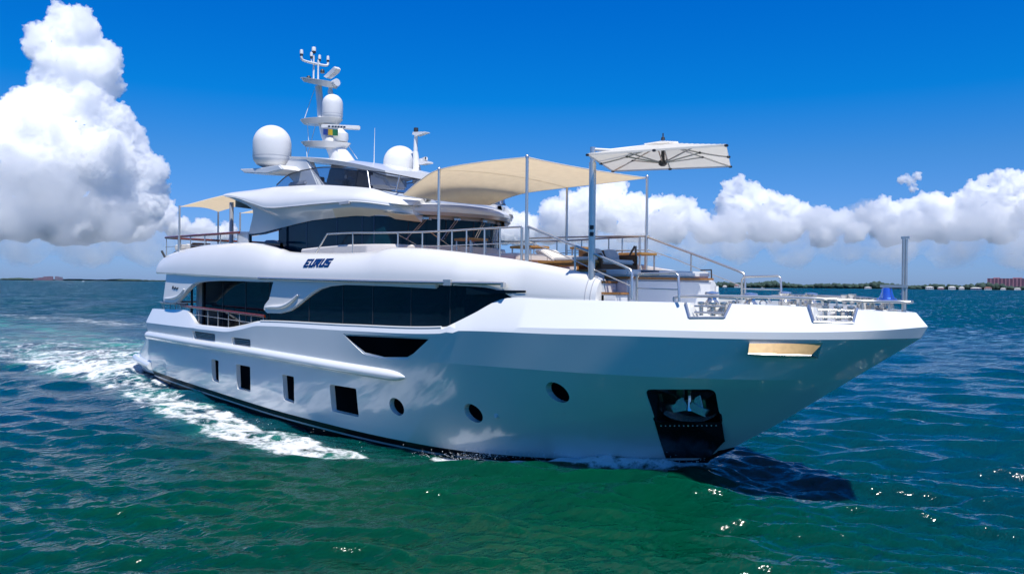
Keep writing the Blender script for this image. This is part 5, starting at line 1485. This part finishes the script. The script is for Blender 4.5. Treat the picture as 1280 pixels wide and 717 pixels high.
# droplets thrown up along the bow wave and the edge of the wash
mb = MB(); rs = np.random.RandomState(5)
ico = bmesh.new(); bmesh.ops.create_icosphere(ico, subdivisions=1, radius=1); iv = [tuple(v.co) for v in ico.verts]; jf = [tuple(v.index for v in f.verts) for f in ico.faces]; ico.free()
for k in range(900):
    if k < 620:
        x = rs.uniform(-7.6, .4) if k > 260 else rs.normal(-5.6, .6); b = float(np.interp(x, hx, hbw)); y = -(b + .12 + abs(rs.normal(0, .30))); lv = float(np.interp(x, hx, prof)); h = abs(rs.normal(0, .10)) + .02
    elif k < 760:
        x = rs.uniform(-24, -7); y = -(float(np.interp(x, hx, hbw)) + rs.uniform(.6, 3.2)); lv = 0; h = abs(rs.normal(0, .07)) + .03
    else:
        x = rs.uniform(-33, -29.6); y = rs.uniform(-4.2, 3.5); lv = .15; h = abs(rs.normal(0, .22)) + .05
    r = rs.uniform(.004, .012) * (1.8 if k >= 760 else 1)
    mb.add([(x + v[0] * r, y + v[1] * r, WATER_Z + lv + h + v[2] * r) for v in iv], jf)
M['spray'] = mat('spray_white', (.78, .80, .80), .4)
sp = put("sea_spray", mb, M['spray'], None, smooth=60); sp['kind'] = 'stuff'

# ================================================================== THE FAR SHORE
M['trees'] = mat('mangrove_green', (.030, .060, .045), .9, noise=.4, nscale=.05)
M['house'] = mat('pale_render', (.62, .60, .58), .7, noise=.08, nscale=.1)
M['roof'] = mat('roof_tile', (.28, .13, .10), .8, noise=.15, nscale=.2)
M['pink'] = mat('pink_render', (.36, .18, .22), .7, noise=.08, nscale=.05)
M['pinkdark'] = mat('balcony_shade', (.17, .10, .17), .7, noise=.1, nscale=.05)
M['mauve'] = mat('mauve_render', (.26, .20, .28), .7, noise=.08, nscale=.05)
M['bluegrey'] = mat('blue_grey_render', (.22, .24, .34), .7, noise=.08, nscale=.05)
def shore(px, dist):
    th = R(135) - math.atan((px - 640) / 1000.0)
    return CAMX + dist / math.cos(math.atan((px - 640) / 1000)) * math.cos(th), CAMY + dist / math.cos(math.atan((px - 640) / 1000)) * math.sin(th)
def clump_row(name, pxs, dist, hlo, hhi, wid, n, seed):
    rs = np.random.RandomState(seed); mb = MB()
    ico = bmesh.new(); bmesh.ops.create_icosphere(ico, subdivisions=2, radius=1); iv = [v.co.copy() for v in ico.verts]; jf = [tuple(v.index for v in f.verts) for f in ico.faces]; ico.free()
    for k in range(n):
        px = rs.uniform(*pxs); x, y = shore(px, dist + rs.uniform(-10, 160)); h = rs.uniform(hlo, hhi) * (1 + .35 * math.sin(px * .07) * math.sin(px * .023 + 1)); w_ = rs.uniform(.6, 1.4) * wid
        mb.add([(x + v.x * w_ * rs.uniform(.8, 1.15), y + v.y * w_, WATER_Z - .5 + h * .5 + v.z * h * .5 * rs.uniform(.75, 1.15)) for v in iv], jf)
    o = put(name, mb, M['trees'], None, smooth=0); o['kind'] = 'stuff'; return o
clump_row("shore_wood", (700, 1330), 3000, 12, 23, 10, 900, 3)
clump_row("distant_wood", (-60, 330), 7600, 9, 17, 40, 260, 5)
# strip of ground under the trees
mb = MB(); l = [shore(px, 2990) for px in range(680, 1340, 10)]; l2 = [shore(px, 3400) for px in range(680, 1340, 10)]
mb.grid([[(x, y, WATER_Z - 1) for x, y in l], [(x, y, WATER_Z + .9) for x, y in l], [(x, y, WATER_Z + 1.5) for x, y in l2]]); setting(put("shore_ground", mb, M['trees'], None, smooth=0))
def face_cam(x, y): return math.atan2(CAMY - y, CAMX - x)
def house(px, wpx, hpx, dist, label, m, rm, roof='hip'):
    x, y = shore(px, dist); W, H_ = wpx * dist / 1000, hpx * dist / 1000; a = face_cam(x, y) - math.pi / 2
    t = thing("shore_house", label, "house", (x, y, WATER_Z), "houses along the far shore")
    ca, sa = math.cos(a), math.sin(a); D_ = W * .6
    def tr(u, v, z): return (x + u * ca - v * sa, y + u * sa + v * ca, WATER_Z + z)
    mb = MB(); c = [(-W/2, -D_/2), (W/2, -D_/2), (W/2, D_/2), (-W/2, D_/2)]
    mb.prism([tr(u, v, -1) for u, v in c], (0, 0, H_ * .68 + 1)); put("wall", mb, m, t, smooth=0)
    mb = MB(); e = [tr(u * 1.12, v * 1.12, H_ * .68) for u, v in c]; r0, r1 = tr(-W * .25, 0, H_), tr(W * .25, 0, H_)
    mb.add(e + [r0, r1], [(0, 1, 5, 4), (1, 2, 5), (2, 3, 4, 5), (3, 0, 4), (3, 2, 1, 0)]); put("roof", mb, rm, t, smooth=0)
    for k in range(4):
        mb = MB(); u = W * (-.36 + .24 * k); v = D_ / 2 + .05
        # the camera side is +v or -v; put one on each face
        for vv in (v, -v): mb.prism([tr(u - W * .06, vv, H_ * .22), tr(u + W * .06, vv, H_ * .22), tr(u + W * .06, vv, H_ * .48), tr(u - W * .06, vv, H_ * .48)], (0, 0, .02))
        put("window", mb, M['dark'], t, smooth=0)
hs = [(1162, 9, 3.6, "white waterfront house right of the bow staff with a broad flat roof"), (1176, 7, 3.2, "pinkish waterfront house between two white ones right of the bow staff"), (1190, 8, 4.0, "tall white waterfront house in the middle of the far row"), (1202, 6, 3.4, "small pale waterfront house just right of the tall white one"), (1220, 12, 3.0, "long low grey waterfront house in front of the blue grey block"), (1235, 8, 3.6, "cream waterfront house with a red roof below the end of the pink block"), (1254, 6, 2.6, "small white house at the foot of the pink block, near its left end"), (1272, 7, 2.6, "small white house at the foot of the pink block, at the picture's edge"), (922, 8, 3.6, "pale house on the far shore seen just left of the steel gate frame"), (906, 5, 2.6, "small pale house on the far shore behind the sloping stair rail"), (1085, 8, 2.4, "low pale house on the far shore just left of the blue bell")]
for i, (px, wpx, hpx, lab) in enumerate(hs):
    house(px, wpx, hpx, 2975, lab, M['pink'] if i == 1 else M['bluegrey'] if i == 4 else M['house'], M['roof'] if i in (5, 8) else M['house'])
def block(name, px0, px1, hpx, dist, label, m, m2, floors, bays, cat="apartment building", group=None, steps=None):
    xm, ym = shore((px0 + px1) / 2, dist); W, H_ = (px1 - px0) * dist / 1000, hpx * dist / 1000; a = face_cam(xm, ym) + math.pi / 2; ca, sa = math.cos(a), math.sin(a); D_ = max(18, W * .2)
    t = thing(name, label, cat, (xm, ym, WATER_Z), group)
    def tr(u, v, z): return (xm + u * ca - v * sa, ym + u * sa + v * ca, WATER_Z + z)
    mb = MB(); mb.prism([tr(u, v, -1) for u, v in ((-W/2, -D_/2), (W/2, -D_/2), (W/2, D_/2), (-W/2, D_/2))], (0, 0, H_ + 1)); put("wall", mb, m, t, smooth=0)
    for sgn in (1, -1):
        if floors:
            for k in range(bays):
                u0 = -W/2 + W * (k + .15) / bays; u1 = -W/2 + W * (k + .85) / bays; mb = MB()
                for f in range(floors):
                    z0 = H_ * (f + .30) / floors; z1 = H_ * (f + .92) / floors
                    mb.prism([tr(u0, sgn * (D_/2 + .25), z0), tr(u1, sgn * (D_/2 + .25), z0), tr(u1, sgn * (D_/2 + .25), z1), tr(u0, sgn * (D_/2 + .25), z1)], (0, 0, .02))
                if sgn > 0 or True: put("balcony_bay", mb, m2, t, smooth=0)
    mb = MB(); k = 0
    for u, wd in ((-.36, .10), (-.05, .14), (.28, .1)):
        mb.prism([tr(W * u - W * wd / 2, -D_ * .3, H_), tr(W * u + W * wd / 2, -D_ * .3, H_), tr(W * u + W * wd / 2, D_ * .3, H_), tr(W * u - W * wd / 2, D_ * .3, H_)], (0, 0, H_ * .07))
    put("roof_house", mb, m, t, smooth=0)
block("condominium", 1240, 1312, 14.6, 3120, "long pink apartment block of many balconies on the far shore at the right edge", M['pink'], M['pinkdark'], 12, 18)
block("apartment_block", 1223, 1240, 8.2, 3160, "low blue grey apartment block joining the left end of the pink block", M['bluegrey'], M['pinkdark'], 6, 6)
for i, (a, b, h, lab) in enumerate(((42, 47, 2.6, "leftmost and lowest of the hazy towers on the left horizon"), (48, 54, 3.4, "second hazy tower from the left on the left horizon"), (54.5, 60, 4.6, "broad mid purple tower in the cluster on the left horizon"), (60.5, 66, 4.9, "tallest hazy tower just left of the gap in the far left cluster"), (69, 73, 5.0, "tall hazy tower just right of the gap in the far left cluster"), (73.3, 78, 4.2, "rightmost hazy tower of the cluster on the left horizon"))):
    block("distant_tower", a, b, h, 7300, lab, M['mauve'] if i in (1, 2, 3) else M['bluegrey'], M['pinkdark'], 5, 3, "tower", "hazy towers on the left horizon")
def small_boat(px, py_len, dist, label, mast_h=0, cat="boat"):
    x, y = shore(px, dist); t = thing("small_boat", label, cat, (x, y, WATER_Z), "small boats far off")
    a = face_cam(x, y) + math.pi / 2; Lh = py_len * dist / 1000 / 2; ca, sa = math.cos(a), math.sin(a)
    def tr(u, v, z): return (x + u * ca - v * sa, y + u * sa + v * ca, WATER_Z + z)
    mb = MB(); rows = []
    for u in np.linspace(-1, 1, 11):
        b = Lh * .30 * (1 - max(0, u) ** 2.2); rows.append([tr(u * Lh * .9, -b * .7, -.3), tr(u * Lh, -b, 1.0 + .5 * max(0, u)), tr(u * Lh, b, 1.0 + .5 * max(0, u)), tr(u * Lh * .9, b * .7, -.3)])
    mb.grid(rows); put("hull", mb, M['white'], t, smooth=0)
    mb = MB(); mb.prism([tr(u, v, 1.0) for u, v in ((-Lh * .5, -1), (Lh * .3, -1), (Lh * .3, 1), (-Lh * .5, 1))], (0, 0, 1.4)); put("cabin", mb, M['white'], t, smooth=0)
    if mast_h:
        mb = MB().tube([tr(0, 0, 1), tr(0, 0, mast_h)], .15, 6); put("mast", mb, M['white'], t, smooth=0)
        mb = MB().prism([tr(.2, 0, 2), tr(-Lh * .9, 0, 2.2), tr(.1, 0, mast_h)], (0.05, .05, 0)); put("sail", mb, M['linen'], t, smooth=0)
small_boat(953, 5, 2300, "tiny white motor boat far off, seen inside the far gate frame")
small_boat(1269, 3.0, 2700, "tiny white sailing boat off the foot of the pink block", 11)
small_boat(104, 3.5, 2500, "tiny white boat far off on the left, below the horizon towers")

# ================================================================== CLOUDS
def cloud_mat(name, density, lump=0, lo=.34, hi=.52):
    m = bpy.data.materials.new(name); t, b = nodes_of(m); out = t.nodes['Material Output']; t.nodes.remove(b)
    v = t.nodes.new('ShaderNodeVolumeScatter'); v.inputs['Color'].default_value = (1, 1, 1, 1); v.inputs['Anisotropy'].default_value = .3; v.inputs['Density'].default_value = density
    if lump:                                                 # torn, uneven vapour
        tc = t.nodes.new('ShaderNodeTexCoord'); nz = t.nodes.new('ShaderNodeTexNoise'); nz.inputs['Scale'].default_value = lump; nz.inputs['Detail'].default_value = 5; nz.inputs['Roughness'].default_value = .6
        mr = t.nodes.new('ShaderNodeMapRange'); mr.inputs[1].default_value = lo; mr.inputs[2].default_value = hi; mr.inputs[3].default_value = 0; mr.inputs[4].default_value = density
        t.links.new(tc.outputs['Object'], nz.inputs['Vector']); t.links.new(nz.outputs[0], mr.inputs[0]); t.links.new(mr.outputs[0], v.inputs['Density'])
        m.cycles.volume_step_rate = .12 if density > .01 else .3
    t.links.new(v.outputs[0], out.inputs['Volume'])
    return m
M['cloud'] = cloud_mat('cloud_vapour', .042, .024, .34, .60)
M['veil'] = cloud_mat('thin_vapour', .0062, .0042, .36, .68)
_tex = {}
def cloud(lobes, dist, label, seed, m='cloud', children=5, vox=1.6, base=None):
    """cumulus: lobes given as (bearing, elevation, radius) seen from the water, in thousandths of the distance"""
    rs = np.random.RandomState(seed); sc = dist / 1000.0
    sph = []
    for (u, v, r) in lobes:
        dep = rs.uniform(-.35, .35) * r; sph.append((u, dep, v, r))
        for k in range(children):
            th = rs.uniform(0, 2 * math.pi); el = rs.uniform(-.25, 1.0); rr = r * rs.uniform(.30, .50)
            cu, cd, cv = u + r * .82 * math.cos(th) * math.cos(el), dep + r * .82 * math.sin(th) * math.cos(el), v + r * .82 * math.sin(el)
            sph.append((cu, cd, cv, rr))
            for q in range(4):
                th2 = rs.uniform(0, 2 * math.pi); el2 = rs.uniform(-.2, 1.2); r3 = rr * rs.uniform(.32, .52)
                qu, qd, qv = cu + rr * .85 * math.cos(th2) * math.cos(el2), cd + rr * .85 * math.sin(th2) * math.cos(el2), cv + rr * .85 * math.sin(el2)
                sph.append((qu, qd, qv, r3))
                for w4 in range(4 if m == 'cloud' else 0):
                    th3 = rs.uniform(0, 2 * math.pi); el3 = rs.uniform(-.2, 1.3); r4 = r3 * rs.uniform(.32, .6)
                    sph.append((qu + r3 * .9 * math.cos(th3) * math.cos(el3), qd + r3 * .9 * math.sin(th3) * math.cos(el3), qv + r3 * .9 * math.sin(el3), r4))
    u0 = sum(l[0] for l in lobes) / len(lobes)
    ang = math.atan(u0 / 1000); th = R(135) - ang
    ca, sa = math.cos(th), math.sin(th)                      # outward direction
    dd = dist / math.cos(ang)
    ox, oy = CAMX + dd * ca, CAMY + dd * sa
    rx, ry_ = sa, -ca                                        # to the right
    bm = bmesh.new()
    for (u, dpt, v, r) in sph:
        lat = (u - u0) * sc * math.cos(ang) ; c = (lat * rx + dpt * sc * ca, lat * ry_ + dpt * sc * sa, v * sc)
        bmesh.ops.create_icosphere(bm, subdivisions=3 if r > 12 else 2 if r > 5 else 1, radius=r * sc, matrix=Matrix.Translation(c))
    me = bpy.data.meshes.new("cloud"); bm.to_mesh(me); bm.free()
    o = bpy.data.objects.new("cloud", me); COL.objects.link(o); o.location = (ox, oy, WATER_Z)
    rm = o.modifiers.new("union", 'REMESH'); rm.mode = 'VOXEL'; rm.voxel_size = vox * sc
    for i, (ns, st) in enumerate(((26, 12), (12, 10.0), (6.0, 6.2), (2.9, 3.2))):
        tx = bpy.data.textures.new("billow", 'CLOUDS'); tx.noise_scale = ns * sc; tx.noise_depth = 2; tx.noise_basis = 'VORONOI_F1' if i else 'BLENDER_ORIGINAL'
        dm = o.modifiers.new("billow", 'DISPLACE'); dm.texture = tx; dm.strength = st * sc * (-1 if i else 1); dm.mid_level = .45; dm.texture_coords = 'LOCAL'
    bpy.context.view_layer.update()
    me2 = bpy.data.meshes.new_from_object(o.evaluated_get(bpy.context.evaluated_depsgraph_get()))
    o.modifiers.clear(); o.data = me2; bpy.data.meshes.remove(me); me2.name = "cloud"
    if base is not None:                                     # cumulus stand on a level base
        n = len(me2.vertices); co = np.empty(n * 3, np.float32); me2.vertices.foreach_get('co', co); co = co.reshape(-1, 3); z = co[:, 2] / sc
        lift = base + 3 * np.sin(co[:, 0] / sc * .09) + 2 * np.sin(co[:, 1] / sc * .17 + 1)
        co[:, 2] = np.where(z < lift, lift + (z - lift) * .22, z) * sc
        me2.vertices.foreach_set('co', co.ravel())
    me2.materials.clear(); me2.materials.append(M[m]); me2.polygons.foreach_set('use_smooth', np.ones(len(me2.polygons), bool))
    tag(o, label, "cloud"); return o
def CL(lst, hor): return [(px - 640, hor - py, r) for px, py, r in lst]
cloud(CL([(88, 42, 34), (55, 62, 26), (122, 66, 26), (70, 95, 30), (110, 92, 34), (90, 118, 34), (130, 105, 22), (60, 130, 30), (110, 145, 38), (40, 155, 40), (75, 165, 48), (140, 165, 36), (15, 180, 40), (60, 205, 60), (120, 200, 48), (165, 205, 34), (190, 210, 24), (10, 235, 50), (95, 245, 52), (160, 245, 38), (195, 228, 20), (-40, 190, 50), (30, 270, 36), (85, 276, 38), (140, 270, 32), (182, 256, 24), (-20, 275, 40), (204, 246, 13)], 350), 6000, "towering white cumulus cloud on the left, rising almost to the top of the picture", 4, base=48)
cloud(CL([(200, 262, 22), (165, 280, 26), (120, 285, 26), (80, 290, 24), (40, 285, 24), (0, 290, 26), (225, 280, 16), (260, 282, 16), (290, 285, 14), (-40, 285, 26)], 350), 7500, "low white cumulus bank behind the aft deck rail at the foot of the tower cloud", 8, base=52)
cloud(CL([(693, 268, 20), (715, 258, 18), (735, 248, 18), (752, 240, 14), (768, 236, 15), (760, 262, 28), (725, 280, 24), (795, 262, 20), (815, 256, 14), (832, 256, 14), (850, 264, 16), (870, 276, 16), (790, 284, 24), (835, 282, 24), (690, 290, 20), (650, 288, 24), (880, 290, 16), (620, 285, 26)], 357), 8000, "white cumulus cloud behind the parasol post and the beige sail", 12, base=50)
cloud(CL([(912, 236, 13), (922, 228, 10), (938, 234, 11), (905, 252, 15), (925, 254, 20), (948, 248, 14), (966, 252, 13), (984, 258, 15), (1002, 264, 13), (915, 278, 24), (950, 276, 26), (985, 282, 22), (1018, 276, 16), (1040, 278, 14), (1056, 272, 12), (1030, 292, 18), (1065, 290, 16), (895, 288, 16)], 358), 8500, "middle white cumulus cloud with two knobs above the stair rail on the right", 15, base=52)
cloud(CL([(1072, 262, 12), (1085, 254, 11), (1100, 250, 12), (1116, 262, 15), (1095, 274, 20), (1135, 258, 13), (1150, 248, 12), (1164, 252, 14), (1182, 258, 14), (1140, 278, 24), (1175, 278, 24), (1200, 252, 14), (1215, 238, 12), (1230, 228, 11), (1246, 226, 11), (1262, 226, 12), (1225, 258, 24), (1255, 250, 22), (1210, 280, 24), (1245, 280, 26), (1285, 236, 20), (1300, 262, 36), (1330, 250, 40), (1110, 290, 18)], 360), 8500, "large white cumulus bank reaching the right edge of the picture", 19, base=56)
cloud(CL([(1128, 224, 6), (1136, 228, 6), (1144, 220, 5), (1140, 236, 6)], 360), 9000, "small faint wisp of cloud above the right hand bank", 23, children=4, vox=1.4)
cloud(CL([(-40, 292, 40), (30, 300, 36), (110, 298, 38), (190, 300, 34), (265, 302, 30), (20, 262, 44), (90, 266, 42), (150, 276, 36), (0, 222, 40), (-40, 240, 44), (60, 236, 36)], 350), 5300, "thin pale veil of vapour round the foot of the left tower cloud", 31, 'veil', children=3, vox=5.0)
cloud(CL([(660, 300, 26), (740, 306, 30), (800, 298, 30), (860, 306, 30), (920, 300, 32), (990, 304, 32), (1050, 300, 32), (1110, 302, 34), (1180, 302, 34), (1250, 300, 38), (1320, 300, 40), (700, 280, 30), (770, 282, 28), (830, 280, 30), (900, 282, 28), (960, 280, 32), (1020, 284, 28), (1080, 282, 32), (1150, 282, 30), (1210, 278, 34), (1280, 278, 36)], 358), 7000, "thin pale veil of vapour along the base of the right hand clouds", 33, 'veil', children=3, vox=5.0)
